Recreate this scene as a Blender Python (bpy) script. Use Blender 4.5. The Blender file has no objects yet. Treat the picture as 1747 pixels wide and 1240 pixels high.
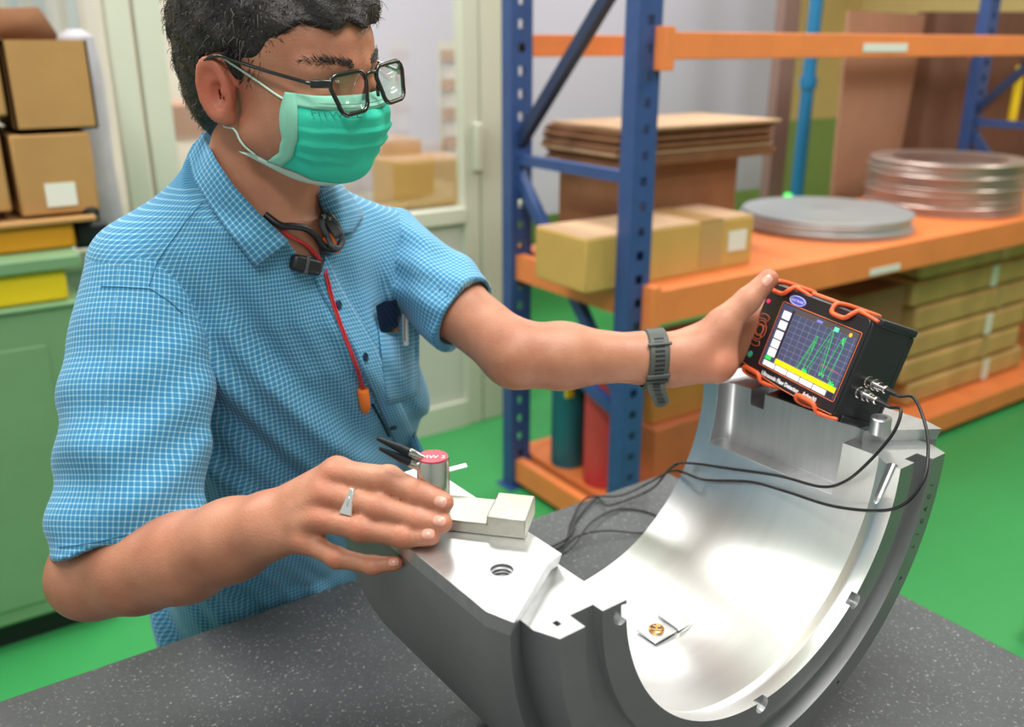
import bpy, bmesh, math, random
import numpy as np
from math import sin, cos, pi, radians, sqrt, atan, atan2
from mathutils import Vector, Matrix

scene = bpy.context.scene
COL = scene.collection
random.seed(7); RNG = np.random.default_rng(7)

# ------------------------------------------------------------ camera
FPX, CX, CY = 1550.0, 873.5, 620.0
TH = atan((CY - 78) / FPX); AZ = radians(55.5)
F = np.array([cos(AZ)*cos(TH), sin(AZ)*cos(TH), -sin(TH)])
R = np.array([sin(AZ), -cos(AZ), 0.0]); U = np.cross(R, F)
cam = bpy.data.cameras.new('camera'); camo = bpy.data.objects.new('camera', cam); COL.objects.link(camo)
camo.matrix_world = Matrix(((R[0], U[0], -F[0], 0), (R[1], U[1], -F[1], 0), (R[2], U[2], -F[2], 0), (0, 0, 0, 1)))
cam.sensor_width = 36.0; cam.lens = 36.0*FPX/1747.0; cam.clip_start = .02; cam.clip_end = 60
cam.dof.use_dof = True; cam.dof.focus_distance = 0.89; cam.dof.aperture_fstop = 4.1
scene.camera = camo

# ------------------------------------------------------------ light and exposure
scene.view_settings.view_transform = 'Standard'; scene.view_settings.look = 'None'
scene.view_settings.exposure = 0.0; scene.view_settings.gamma = 1.0; scene.view_settings.use_curve_mapping = False
W = bpy.data.worlds.new('world'); scene.world = W; W.use_nodes = True
W.node_tree.nodes['Background'].inputs[0].default_value = (.95, .97, 1, 1)
W.node_tree.nodes['Background'].inputs[1].default_value = 0.55
scene.cycles.use_denoising = True
scene.cycles.max_bounces = 6
ZC = 1.75           # ceiling height above the camera
FLOOR = -1.65
def area(name, loc, sx, sy, power, col=(1, .98, .95), rot=(0, 0, 0)):
    l = bpy.data.lights.new(name, 'AREA'); l.shape = 'RECTANGLE'; l.size = sx; l.size_y = sy
    l.energy = power; l.color = col
    o = bpy.data.objects.new(name, l); COL.objects.link(o); o.location = loc; o.rotation_euler = rot
    return o
LAMPS = [(-.75, -.45, 32), (-.85, 2.2, 28), (-.25, 2.2, 28), (.62, .35, 24), (1.12, .35, 24), (1.6, 3.1, 34), (3.3, .6, 34), (3.4, 3.0, 34), (5.0, 1.2, 36), (.9, 4.4, 26), (4.4, 4.5, 40)]  # the last lamp is added to brighten the dark back wall

# ------------------------------------------------------------ rays through pixels
def ray(x, y): return F + R*(x-CX)/FPX - U*(y-CY)/FPX
def onz(x, y, z): d = ray(x, y); return d*(z/d[2])
def onx(x, y, v): d = ray(x, y); return d*(v/d[0])
def ony(x, y, v): d = ray(x, y); return d*(v/d[1])
def D(x, y, d): return ray(x, y)*d

# ------------------------------------------------------------ materials
def nodes(m): return m.node_tree.nodes, m.node_tree.links
def lin(c):
    return tuple(((v/255.0)/12.92 if v/255.0 <= .04045 else ((v/255.0+.055)/1.055)**2.4) for v in c)
def mat(name, rgb, rough=.6, metal=0.0, noise=0.0, nscale=8.0, bump=0.0, bscale=60.0, emit=0.0, coat=0.0, stretch=None, sss=0.0, alpha=1.0, spec=.5, srgb=True, trans=0.0):
    m = bpy.data.materials.new(name); m.use_nodes = True
    n, l = nodes(m); p = n['Principled BSDF']
    c = lin(rgb) if srgb else rgb
    p.inputs['Base Color'].default_value = (*c, 1); p.inputs['Roughness'].default_value = rough
    p.inputs['Metallic'].default_value = metal; p.inputs['Specular IOR Level'].default_value = spec
    p.inputs['Coat Weight'].default_value = coat
    if trans: p.inputs['Transmission Weight'].default_value = trans
    if alpha < 1: p.inputs['Alpha'].default_value = alpha
    if sss: p.inputs['Subsurface Weight'].default_value = sss; p.inputs['Subsurface Radius'].default_value = (.012, .005, .003); p.inputs['Subsurface Scale'].default_value = .6
    if emit: p.inputs['Emission Color'].default_value = (*c, 1); p.inputs['Emission Strength'].default_value = emit
    if noise or bump:
        tc = n.new('ShaderNodeTexCoord'); mp = n.new('ShaderNodeMapping'); l.new(tc.outputs['Object'], mp.inputs[0])
        if stretch: mp.inputs['Scale'].default_value = stretch
    if noise:
        t = n.new('ShaderNodeTexNoise'); t.inputs['Scale'].default_value = nscale; t.inputs['Detail'].default_value = 5
        l.new(mp.outputs[0], t.inputs['Vector'])
        r = n.new('ShaderNodeMapRange'); r.inputs[3].default_value = 1-noise; r.inputs[4].default_value = 1+noise
        r.inputs[1].default_value = .3; r.inputs[2].default_value = .7
        l.new(t.outputs[0], r.inputs[0])
        mx = n.new('ShaderNodeVectorMath'); mx.operation = 'SCALE'; mx.inputs[0].default_value = c
        l.new(r.outputs[0], mx.inputs['Scale']); l.new(mx.outputs[0], p.inputs['Base Color'])
    if bump:
        t2 = n.new('ShaderNodeTexNoise'); t2.inputs['Scale'].default_value = bscale; t2.inputs['Detail'].default_value = 4
        l.new(mp.outputs[0], t2.inputs['Vector'])
        b = n.new('ShaderNodeBump'); b.inputs['Strength'].default_value = bump; b.inputs['Distance'].default_value = .002
        l.new(t2.outputs[0], b.inputs['Height']); l.new(b.outputs[0], p.inputs['Normal'])
    return m

# ------------------------------------------------------------ objects
MW = {}
def mw(o): return MW.get(o.name, Matrix.Identity(4))
def tag(o, label=None, cat=None, group=None, kind=None):
    if label: o['label'] = label
    if cat: o['category'] = cat
    if group: o['group'] = group
    if kind: o['kind'] = kind
    return o
def thing(name, label, cat, loc=(0, 0, 0), rot=None, group=None):
    o = bpy.data.objects.new(name, None); COL.objects.link(o); o.empty_display_size = .05
    M = rot if rot is not None else Matrix.Translation(Vector(loc))
    o.matrix_world = M; MW[o.name] = M.copy()
    return tag(o, label, cat, group)
def obj(name, vf, m, parent=None, local=False, smooth=30, bevel=0.0, seg=2, solid=0.0, sub=0, mats=None):
    v, f = vf[0], vf[1]
    v = np.asarray(v, float)
    me = bpy.data.meshes.new(name); me.from_pydata(v.tolist(), [], [list(map(int, q)) for q in f] if not isinstance(f, np.ndarray) else f.tolist())
    if len(vf) > 2 and vf[2] is not None: me.polygons.foreach_set('material_index', vf[2])
    o = bpy.data.objects.new(name, me); COL.objects.link(o)
    if parent is not None:
        if not local: me.transform(mw(parent).inverted())
        o.parent = parent; MW[o.name] = mw(parent).copy()
    elif not local:
        # origin at the middle of the base
        lo, hi = v.min(0), v.max(0); c = Vector(((lo[0]+hi[0])/2, (lo[1]+hi[1])/2, lo[2]))
        me.transform(Matrix.Translation(-c)); o.location = c; MW[o.name] = Matrix.Translation(c)
    for mm in ([m] if mats is None else mats): me.materials.append(mm)
    me.polygons.foreach_set('use_smooth', [True]*len(me.polygons))
    me.update()
    if smooth < 180: me.set_sharp_from_angle(angle=radians(smooth))
    if solid: md = o.modifiers.new('solid', 'SOLIDIFY'); md.thickness = solid; md.offset = 0
    if bevel: md = o.modifiers.new('bevel', 'BEVEL'); md.width = bevel; md.segments = seg; md.limit_method = 'ANGLE'; md.angle_limit = radians(35); md.harden_normals = False
    if sub: md = o.modifiers.new('sub', 'SUBSURF'); md.levels = sub; md.render_levels = sub
    return o
def join(*ps):
    V, Fs, n = [], [], 0
    for v, f in ps:
        v = np.asarray(v, float); V.append(v); Fs += [[i+n for i in q] for q in f]; n += len(v)
    return np.vstack(V), Fs
def box(lo, hi):
    x0, y0, z0 = lo; x1, y1, z1 = hi
    v = [(x0,y0,z0),(x1,y0,z0),(x1,y1,z0),(x0,y1,z0),(x0,y0,z1),(x1,y0,z1),(x1,y1,z1),(x0,y1,z1)]
    return v, [(0,3,2,1),(4,5,6,7),(0,1,5,4),(1,2,6,5),(2,3,7,6),(3,0,4,7)]
def obox(a, b, w, h, up=(0, 0, 1)):
    a = np.array(a, float); b = np.array(b, float); d = b-a; d /= np.linalg.norm(d)
    s = np.cross(d, up); s /= np.linalg.norm(s); t = np.cross(s, d)
    v = [p+s*i*w/2+t*j*h/2 for p in (a, b) for i, j in ((-1,-1),(1,-1),(1,1),(-1,1))]
    return v, [(0,1,2,3),(7,6,5,4),(0,4,5,1),(1,5,6,2),(2,6,7,3),(3,7,4,0)]
def frame_of(d):
    d = np.array(d, float); d /= np.linalg.norm(d)
    a = np.array([0, 0, 1.]) if abs(d[2]) < .9 else np.array([1., 0, 0])
    s = np.cross(d, a); s /= np.linalg.norm(s); return d, s, np.cross(d, s)
def spline(P, n=8):
    P = np.array(P, float); Q = np.vstack([2*P[0]-P[1], P, 2*P[-1]-P[-2]]); out = []
    for i in range(1, len(Q)-2):
        for t in np.linspace(0, 1, n, endpoint=False):
            p0, p1, p2, p3 = Q[i-1:i+3]
            out.append(.5*((2*p1)+(-p0+p2)*t+(2*p0-5*p1+4*p2-p3)*t*t+(-p0+3*p1-3*p2+p3)*t**3))
    out.append(Q[-2]); return np.array(out)
def tube(P, r, n=10, sq=1.0, closed=False):
    P = np.array(P, float); m = len(P); rr = np.broadcast_to(np.array(r, float), (m,))
    T = np.gradient(P, axis=0) if not closed else (np.roll(P, -1, 0)-np.roll(P, 1, 0))
    T /= np.linalg.norm(T, axis=1)[:, None]+1e-12
    _, s, _ = frame_of(T[0]); V = []
    for i in range(m):
        s = s-T[i]*(s@T[i]); s /= np.linalg.norm(s); t = np.cross(T[i], s)
        for k in range(n):
            a = 2*pi*k/n; V.append(P[i]+rr[i]*(s*cos(a)+t*sq*sin(a)))
    Fc = []
    for i in range(m if closed else m-1):
        j = (i+1) % m
        for k in range(n): Fc.append((i*n+k, i*n+(k+1) % n, j*n+(k+1) % n, j*n+k))
    if not closed: Fc += [tuple(range(n))[::-1], tuple((m-1)*n+k for k in range(n))]
    return V, Fc
def lathe(prof, a, d, n=32, cap=True):
    # prof: list of (r, t) along the axis a + d*t
    a = np.array(a, float); d, s, t = frame_of(d); V = []; Fc = []
    for r, h in prof:
        for k in range(n):
            q = 2*pi*k/n; V.append(a+d*h+r*(s*cos(q)+t*sin(q)))
    for i in range(len(prof)-1):
        for k in range(n): Fc.append((i*n+k, (i+1)*n+k, (i+1)*n+(k+1) % n, i*n+(k+1) % n))
    if cap:
        Fc.append(tuple(range(n))); Fc.append(tuple((len(prof)-1)*n+k for k in range(n))[::-1])
    Fc = [q[::-1] for q in Fc] if False else Fc
    return V, Fc
def cyl(a, b, r, n=24):
    a = np.array(a, float); b = np.array(b, float); return lathe([(r, 0), (r, np.linalg.norm(b-a))], a, b-a, n)
def prism(poly, z0, z1):
    n = len(poly); V = [(x, y, z0) for x, y in poly]+[(x, y, z1) for x, y in poly]
    return V, [tuple(range(n))[::-1], tuple(range(n, 2*n))]+[(i, (i+1) % n, n+(i+1) % n, n+i) for i in range(n)]
def text(body, size, m, parent, M, name='lettering', depth=.0004, align='LEFT', bold=.0):
    c = bpy.data.curves.new(name, 'FONT'); c.body = body; c.size = size; c.extrude = depth; c.align_x = align; c.offset = bold; c.resolution_u = 3
    o = bpy.data.objects.new('tmp_text', c); COL.objects.link(o)
    dg = bpy.context.evaluated_depsgraph_get(); me = bpy.data.meshes.new_from_object(o.evaluated_get(dg))
    bpy.data.objects.remove(o)
    me.transform(M); me.name = name; me.materials.clear(); me.materials.append(m)
    q = bpy.data.objects.new(name, me); COL.objects.link(q); q.parent = parent; MW[q.name] = mw(parent).copy(); return q
def dup(o, loc, label=None, parent=None):
    c = o.copy(); COL.objects.link(c); c.parent = parent
    if parent is None: c.location = loc
    if label: c['label'] = label
    MW[c.name] = Matrix.Translation(Vector(loc)) if parent is None else mw(parent)
    for ch in o.children: dup(ch, None, None, c)
    return c
def apply_bool(o, cutter, op='DIFFERENCE'):
    md = o.modifiers.new('b', 'BOOLEAN'); md.object = cutter; md.operation = op; md.solver = 'EXACT'
def finish_bool(o, cutters):
    bpy.context.view_layer.update()
    dg = bpy.context.evaluated_depsgraph_get(); me = bpy.data.meshes.new_from_object(o.evaluated_get(dg))
    old = o.data; o.modifiers.clear(); o.data = me; bpy.data.meshes.remove(old)
    for c in cutters: bpy.data.objects.remove(c)
    me.polygons.foreach_set('use_smooth', [True]*len(me.polygons)); me.set_sharp_from_angle(angle=radians(25))
def cutter(vf):
    me = bpy.data.meshes.new('cut'); me.from_pydata([tuple(map(float, q)) for q in vf[0]], [], [list(q) for q in vf[1]])
    bm = bmesh.new(); bm.from_mesh(me); bmesh.ops.recalc_face_normals(bm, faces=bm.faces); bm.to_mesh(me); bm.free()
    o = bpy.data.objects.new('cut', me); COL.objects.link(o); return o
def fixn(o):
    bm = bmesh.new(); bm.from_mesh(o.data); bmesh.ops.recalc_face_normals(bm, faces=bm.faces); bm.to_mesh(o.data); bm.free()

M_green = mat('green_epoxy_floor', (58, 152, 84), .42, noise=.05, nscale=2, bump=.05, bscale=9)
M_cream = mat('cream_paint', (236, 210, 150), .8, noise=.03)
M_dado = mat('green_dado_paint', (150, 180, 110), .6)
M_ceil = mat('ceiling_white', (225, 225, 222), .9)
M_lilac = mat('lilac_grey_board', (196, 194, 208), .7)
M_grey_green = mat('grey_green_frame_paint', (206, 208, 192), .5)
M_panel = mat('pale_green_panel', (204, 206, 198), .45)
M_glass = mat('partition_glass', (245, 250, 250), .08, trans=1.0, alpha=.25)
M_blue = mat('blue_rack_paint', (48, 76, 132), .45, noise=.1, nscale=20)
M_blued = mat('dark_blue_paint', (32, 48, 84), .5)
M_orange = mat('orange_beam_paint', (236, 132, 72), .5, noise=.06)
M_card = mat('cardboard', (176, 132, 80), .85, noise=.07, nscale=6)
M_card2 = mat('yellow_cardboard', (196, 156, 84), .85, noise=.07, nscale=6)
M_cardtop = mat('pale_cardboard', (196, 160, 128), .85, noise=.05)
M_brown = mat('brown_cardboard', (140, 96, 66), .85, noise=.12, nscale=9)
M_tape = mat('packing_tape', (190, 150, 100), .3, coat=.4)
M_label = mat('paper_label', (225, 222, 214), .7)
M_board = mat('brown_board', (164, 122, 96), .7, noise=.05)
M_board2 = mat('dark_brown_board', (112, 80, 68), .7, noise=.08)
M_greyplate = mat('grey_steel_plate', (180, 186, 190), .4, metal=.5)
M_machine = mat('machine_green_paint', (116, 152, 112), .45, noise=.03)
M_yellow = mat('yellow_machine_paint', (232, 198, 30), .4)
M_amber = mat('amber_box_paint', (204, 138, 8), .5)
M_black = mat('black_plastic', (22, 23, 25), .45)
M_film = mat('wrapped_film', (196, 192, 204), .3, alpha=.8, noise=.1, nscale=12, bump=.8, bscale=10)
M_teal = mat('teal_drum_paint', (30, 100, 116), .4)
M_red = mat('red_drum_paint', (206, 66, 72), .4)
M_lamp = mat('lamp_diffuser', (255, 252, 246), .5, emit=2.6)
M_white = mat('white_paint', (225, 225, 225), .5)

# ------------------------------------------------------------ room
XR0, XR1, YR0, YR1 = -2.6, 7.5, -2.6, 5.4
tag(obj('floor', box((XR0, YR0, FLOOR-.1), (XR1, YR1, FLOOR)), M_green), kind='structure')
tag(obj('ceiling', box((XR0, YR0, ZC), (XR1, YR1, ZC+.1)), M_ceil), kind='structure')
DZ = -.62
wb = tag(obj('wall_back', box((XR0, YR1, DZ), (XR1, YR1+.1, ZC)), M_cream), kind='structure')
obj('dado', box((XR0, YR1-.012, FLOOR), (XR1, YR1+.1, DZ)), M_dado, wb)
M_wallg = mat('light_grey_paint', (206, 208, 212), .8)
tag(obj('wall_left', box((XR0-.1, YR0, FLOOR), (XR0, YR1, ZC)), M_wallg), kind='structure')
tag(obj('wall_right', box((XR1, YR0, FLOOR), (XR1+.1, YR1, ZC)), M_cream), kind='structure')
tag(obj('wall_front', box((XR0, YR0-.1, FLOOR), (XR1, YR0, ZC)), M_wallg), kind='structure')
for i, (lx, ly, pw) in enumerate(LAMPS):
    t = thing('ceiling_lamp', ['long white ceiling lamp over the left front of the room', 'long white ceiling lamp nearest above the green machine', 'long white ceiling lamp above the worker, right of the one over the machine', 'long white ceiling lamp right above the near casing end', 'long white ceiling lamp right above the instrument', 'long white ceiling lamp above the rack end', 'long white ceiling lamp near the front right', 'long white ceiling lamp above the middle of the rack', 'long white ceiling lamp farthest to the right', 'long white ceiling lamp behind the glazed partition', 'added long ceiling lamp in the far right corner, brightening the back wall'][i], 'lamp', (lx, ly, ZC-.09), group='ceiling lamps')
    obj('lamp_housing', box((lx-.19, ly-.63, ZC-.05), (lx+.19, ly+.63, ZC)), M_white, t)
    obj('lamp_diffuser', box((lx-.16, ly-.6, ZC-.085), (lx+.16, ly+.6, ZC-.05)), M_lamp, t)
    area('lamp_light', (lx, ly, ZC-.1), .32, 1.2, pw)

# ------------------------------------------------------------ glazed partition
YP = 3.3
def zp(px, py, Y): return ony(px, py, Y)[2]
def xp(px, py, Y): return ony(px, py, Y)[0]
def stile(px0, px1, py, z0, z1, m=M_grey_green, parent=None, Y=YP, t=.06, name='frame_post'):
    return obj(name, box((xp(px0, py, Y), Y, z0), (xp(px1, py, Y), Y+t, z1)), m, parent, bevel=.004)
win = tag(thing('window_1', None, None, (1.0, YP, FLOOR)), kind='structure')
zr = zp(760, 372, YP)
xl, xr = xp(-60, 200, YP), xp(792, 200, YP)
for a, b in ((205, 243), (252, 296), (790, 818), (820, 866)):
    stile(a, b, 200, FLOOR, ZC, parent=win)
obj('frame_rail', box((xl, YP-.01, zr-.03), (xr, YP+.06, zr+.035)), M_grey_green, win, bevel=.004)
obj('lower_panel', box((xl, YP+.02, FLOOR), (xr, YP+.04, zr-.03)), M_panel, win)
obj('kick_plate', box((xl, YP-.005, FLOOR), (xr, YP+.05, FLOOR+.12)), M_grey_green, win)
for a, b in ((-60, 205), (296, 790)):
    obj('pane', box((xp(a, 200, YP), YP+.025, zr+.035), (xp(b, 200, YP), YP+.031, ZC)), M_glass, win)
obj('door_latch', box((xp(806, 225, YP), YP-.03, zp(800, 292, YP)), (xp(818, 225, YP), YP, zp(800, 210, YP))), M_grey_green, win, bevel=.006)
# strips of the blind seen through the left pane
bl = tag(obj('wall_inner', box((xp(-120, 0, 4.4), 4.4, FLOOR), (xp(640, 0, 4.4), 4.43, ZC)), mat('inner_wall_paint', (212, 204, 190), .8)), kind='structure')
for k, px in enumerate((10, 56, 112)):
    obj('blind_strip', box((xp(px, 10, 4.36), 4.36, -.3), (xp(px+20, 10, 4.36), 4.37, ZC)), mat('blind_blue_grey', (150, 168, 178), .6) if k == 0 else bpy.data.materials['blind_blue_grey'], bl)
tag(obj('display_board', box((xp(540, 0, 4.36), 4.34, FLOOR+.7), (xp(1340, 0, 4.36), 4.38, ZC)), M_lilac), 'large lilac grey board standing behind the glazed partition', 'board')
hold = thing('wall_rack', 'narrow brown rack of white sheets hanging beside the pale door frame', 'rack', (xp(775, 200, 3.9), 3.9, -.1))
for k in range(4):
    za = zp(775, 85+k*50, 3.9)
    obj('rack_bar', box((xp(760, 200, 3.9), 3.9, za-.05), (xp(785, 200, 3.9), 3.93, za)), M_card, hold)
    obj('white_sheet', box((xp(764, 200, 3.9), 3.92, za-.13), (xp(782, 200, 3.9), 3.925, za-.05)), M_label, hold)
obj('rack_back', box((xp(757, 200, 3.9), 3.93, zp(770, 275, 3.9)), (xp(788, 200, 3.9), 3.95, zp(770, 70, 3.9))), M_grey_green, hold)

def carton(label, lo, hi, m=M_card, group=None, tapes=(), labels=(), flaps=False, name='cardboard_box', topm=None, cat='box'):
    t = thing(name, label, cat, ((lo[0]+hi[0])/2, (lo[1]+hi[1])/2, lo[2]), group=group)
    if flaps:
        w = .006
        obj('carton_wall', join(box(lo, (hi[0], lo[1]+w, hi[2])), box((lo[0], hi[1]-w, lo[2]), hi), box(lo, (lo[0]+w, hi[1], hi[2])), box((hi[0]-w, lo[1], lo[2]), hi), box(lo, (hi[0], hi[1], lo[2]+w))), m, t)
        x0, x1, y0, y1, z = lo[0], hi[0], lo[1], hi[1], hi[2]; xm = (x0+x1)/2
        obj('flap', ([(x0, y0, z), (x0, y1, z), (x0-.05, y1+.0, z+.03), (x0-.05, y0, z+.03)], [(0, 1, 2, 3)]), m, t, solid=.005)
        obj('flap', ([(x0, y1, z), (x1, y1, z), (xm+.05, y1-.03, z+.09), (xm-.06, y1-.03, z+.085)], [(0, 1, 2, 3)]), M_brown, t, solid=.005)
    else:
        obj('carton_body', box(lo, hi), m, t, bevel=.006)
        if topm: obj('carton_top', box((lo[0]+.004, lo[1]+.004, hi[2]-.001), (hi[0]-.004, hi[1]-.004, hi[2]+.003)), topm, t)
    for a, b in tapes:
        obj('tape', join(box((a, lo[1]-.002, lo[2]+.02), (b, lo[1], hi[2])), box((a, lo[1]-.002, hi[2]+.003), (b, hi[1], hi[2]+.005))), M_tape, t)
    for x0, x1, z0, z1 in labels:
        obj('paper_label', box((x0, lo[1]-.0035, z0), (x1, lo[1]-.001, z1)), M_label, t)
    return t
def cpx(label, l, r, top, bot, Y, dep, lab=None, tap=None, **k):
    """carton whose front face spans pixels l..r, top..bot on the plane Y"""
    mx, my = (l+r)/2, (top+bot)/2
    x0, x1 = xp(l, my, Y), xp(r, my, Y); z0, z1 = zp(mx, bot, Y), zp(mx, top, Y)
    labs = []; taps = []
    if lab: a, b, c, d = lab; labs = [(xp(a, my, Y), xp(b, my, Y), zp((a+b)/2, d, Y), zp((a+b)/2, c, Y))]
    if tap: taps = [(xp(tap[0], my, Y), xp(tap[1], my, Y))]
    return carton(label, (x0, Y, z0), (x1, Y+dep, z1), tapes=taps, labels=labs, **k)

# boxes behind the glass
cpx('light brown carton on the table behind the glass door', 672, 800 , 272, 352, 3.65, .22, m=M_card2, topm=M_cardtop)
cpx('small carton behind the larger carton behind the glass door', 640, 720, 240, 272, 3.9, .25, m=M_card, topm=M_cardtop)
cpx('pinkish carton behind the worker\'s neck behind the partition', 296, 372, 178, 240, 3.7, .4, m=mat('pinkish_cardboard', (190, 150, 130), .8))
tb = thing('work_bench', 'pale work bench behind the glazed partition', 'table', (1.6, 4.0, FLOOR))
zt = zp(736, 352, 3.75)
zt2 = zp(680, 272, 4.0)
obj('bench_top', box((.0, 3.6, zt-.05), (2.6, 4.30, zt)), M_grey_green, tb)
for x in (.1, 2.5):
    for y in (3.7, 4.25): obj('leg', box((x-.03, y-.03, FLOOR), (x+.03, y+.03, zt-.05)), M_grey_green, tb)

# ------------------------------------------------------------ green machine with cartons, left
YM = 2.62
zm = lambda py: zp(60, py, YM)
mc = thing('green_machine', 'green machine cabinet with a yellow band behind the worker', 'machine', (-.3, YM+.3, FLOOR))
x0, x1 = -1.4, xp(150, 600, YM)
obj('plinth', box((x0, YM+.05, FLOOR), (x1, YM+.6, FLOOR+.09)), M_black, mc)
obj('cabinet', box((x0, YM, FLOOR+.09), (x1, YM+.7, zm(530))), M_machine, mc, bevel=.008)
obj('cabinet_lid', box((x0, YM-.008, zm(530)+.0), (x1+.01, YM+.7, zm(530)+.012)), M_machine, mc, bevel=.003)
obj('door_panel', box((x0+.1, YM-.006, FLOOR+.14), (x1-.1, YM, zm(590))), M_machine, mc, bevel=.003)
yb = zm(530)+.012
ztop = zp(60, 452, YM+.1)
obj('yellow_band', box((x0, YM+.02, yb), (x1-.02, YM+.7, ztop)), M_yellow, mc, bevel=.01)
obj('shelf', box((x0, YM+.0, ztop), (x1+.02, YM+.7, ztop+.035)), M_machine, mc, bevel=.004)
am = thing('amber_crate', 'amber box under the cartons on the green machine', 'crate', (x0+.6, YM+.4, ztop+.035))
zc = zp(60, 374, YM+.12)
obj('crate_body', box((x0+.1, YM+.1, ztop+.035), (xp(128, 400, YM+.1), YM+.6, zc-.012)), M_amber, am, bevel=.01)
obj('crate_lid', box((x0+.08, YM+.08, zc-.012), (xp(165, 372, YM+.08), YM+.62, zc)), M_card, am, bevel=.003)
bb = thing('black_case', 'black case beside the amber box on the machine', 'case', (xp(160, 420, YM+.2), YM+.3, ztop+.035))
obj('case_body', box((xp(134, 420, YM+.15), YM+.15, ztop+.035), (xp(190, 420, YM+.15), YM+.5, zc-.03)), M_black, bb, bevel=.01)
obj('case_handle', tube(spline([(xp(150, 420, YM+.15), YM+.145, ztop+.1), (xp(152, 420, YM+.15), YM+.12, ztop+.13), (xp(170, 420, YM+.15), YM+.12, ztop+.13), (xp(172, 420, YM+.15), YM+.145, ztop+.1)], 4), .006, 6), M_black, bb)
def cab(label, l, r, top, bot, **k):
    Y = YM+.12
    return cpx(label, l, r, top, bot, Y, .36, **k)
c1 = cab('closed carton with a white label, lower of two on the machine', 26, 163, 228, 366, lab=(72, 125, 312, 352))
c2 = cab('open carton with raised flaps, on top of the labelled carton', 14, 158, 68, 222, flaps=True)
c3 = cab('carton at the left edge beside the labelled carton', -90, 8, 205, 366)
c4 = cab('carton at the left edge beside the open carton', -90, 2, 66, 200)
# film-wrapped roll
fw = thing('wrapped_roll', 'roll wrapped in pale plastic film beside the cartons', 'package', (xp(188, 300, 3.0), 3.05, ztop))
a = ony(178, 392, 3.02); b = ony(172, 50, 3.02)
obj('film', lathe([(.0, 0), (.05, .0), (.062, .03), (.055, .2), (.06, .45), (.05, b[2]-a[2]-.02), (.02, b[2]-a[2])], a, (0, 0, 1), 20), M_film, fw)
obj('roll_core', lathe([(.03, .01), (.03, b[2]-a[2]-.03)], a, (0, 0, 1), 16), M_card, fw)
sd = thing('side_table', 'small black stand under the wrapped roll', 'table', (a[0], a[1], FLOOR))
obj('tabletop', box((a[0]-.1, a[1]-.1, a[2]-.03), (a[0]+.1, a[1]+.1, a[2])), M_black, sd)
obj('leg', box((a[0]-.02, a[1]-.02, FLOOR), (a[0]+.02, a[1]+.02, a[2]-.03)), M_black, sd)

# ------------------------------------------------------------ pallet rack
K = .917; YF = 2.026; XP = 1.823
rk = thing('pallet_rack', 'blue and orange pallet rack full of cartons along the right', 'rack', (XP, YF, FLOOR))
def post(x, y, z1=ZC-.2, w=.088, dep=.06, face=-1, m=M_blue):
    parts = []
    z = FLOOR+.005
    parts.append(box((x, y, z), (x+.03, y+.003, z1))); parts.append(box((x+w-.03, y, z), (x+w, y+.003, z1)))
    zz = z+.05; last = z
    while zz < z1:
        parts.append(box((x+.03, y, last), (x+w-.03, y+.003, zz))); last = zz+.028; zz += .075
    parts.append(box((x+.03, y, last if last < z1 else z1-.01), (x+w-.03, y+.003, z1)))
    parts.append(box((x, y+.003, z), (x+.003, y+dep, z1))); parts.append(box((x+w-.003, y+.003, z), (x+w, y+dep, z1)))
    p = obj('post', join(*parts), m, rk)
    obj('foot_plate', box((x-.02, y-.02, FLOOR), (x+w+.02, y+dep+.02, FLOOR+.005)), m, p)
    return p
YB = YF+.63
BAY = 2.9
for xx in (XP, XP+BAY):
    post(xx, YF); post(xx, YB)
    xm = xx+.044
    zs = [-.37, -1.05, .42, 1.2]
    obj('brace', obox((xm, YF+.05, -.376), (xm, YB+.02, -.376), .034, .034), M_blue, rk)
    obj('brace', obox((xm, YF+.05, .28), (xm, YB+.02, -.33), .034, .04), M_blued, rk)
    obj('brace', obox((xm, YB+.02, -.42), (xm, YF+.05, -1.1), .034, .04), M_blue, rk)
    obj('brace', obox((xm, YB+.02, -.98), (xm, YF+.05, -1.15), .034, .034), M_blue, rk)
    obj('brace', obox((xm, YF+.05, .32), (xm, YB+.02, .9), .034, .04), M_blue, rk)
levels = [(-.037, .037), (-.825, -.715), (-1.62, -1.53)]
for z0, z1 in levels:
    for y in (YF-.045, YB+.062):
        for xb in (XP, XP+BAY):
            obj('beam', box((xb+.09, y, z0), (xb+BAY-.005, y+.045, z1)), M_orange, rk, bevel=.003)
            for xe in (xb+.06, ):
                obj('beam_connector', box((xe, y-.004, z0-.03), (xe+.035, y+.045, z1+.015)), M_orange, rk, bevel=.002)
for z1 in (-.715, -1.53):
    for k in range(8):
        obj('shelf_board', box((XP+.1+k*.69, YF+.0, z1-.03), (XP+.1+k*.69+.685, YB+.06, z1)), M_orange, rk, bevel=.002)
    obj('side_beam', box((XP+.02, YF+.06, z1-.09), (XP+.06, YB, z1)), M_orange, rk)
obj('beam_label', box((xp(1475, 75, YF-.05), YF-.048, -.02), (xp(1550, 75, YF-.05), YF-.0455, .008)), M_label, rk)
obj('beam_label', box((xp(1490, 430, YF-.05), YF-.048, -.815), (xp(1540, 430, YF-.05), YF-.0455, -.79)), M_label, rk)

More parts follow.
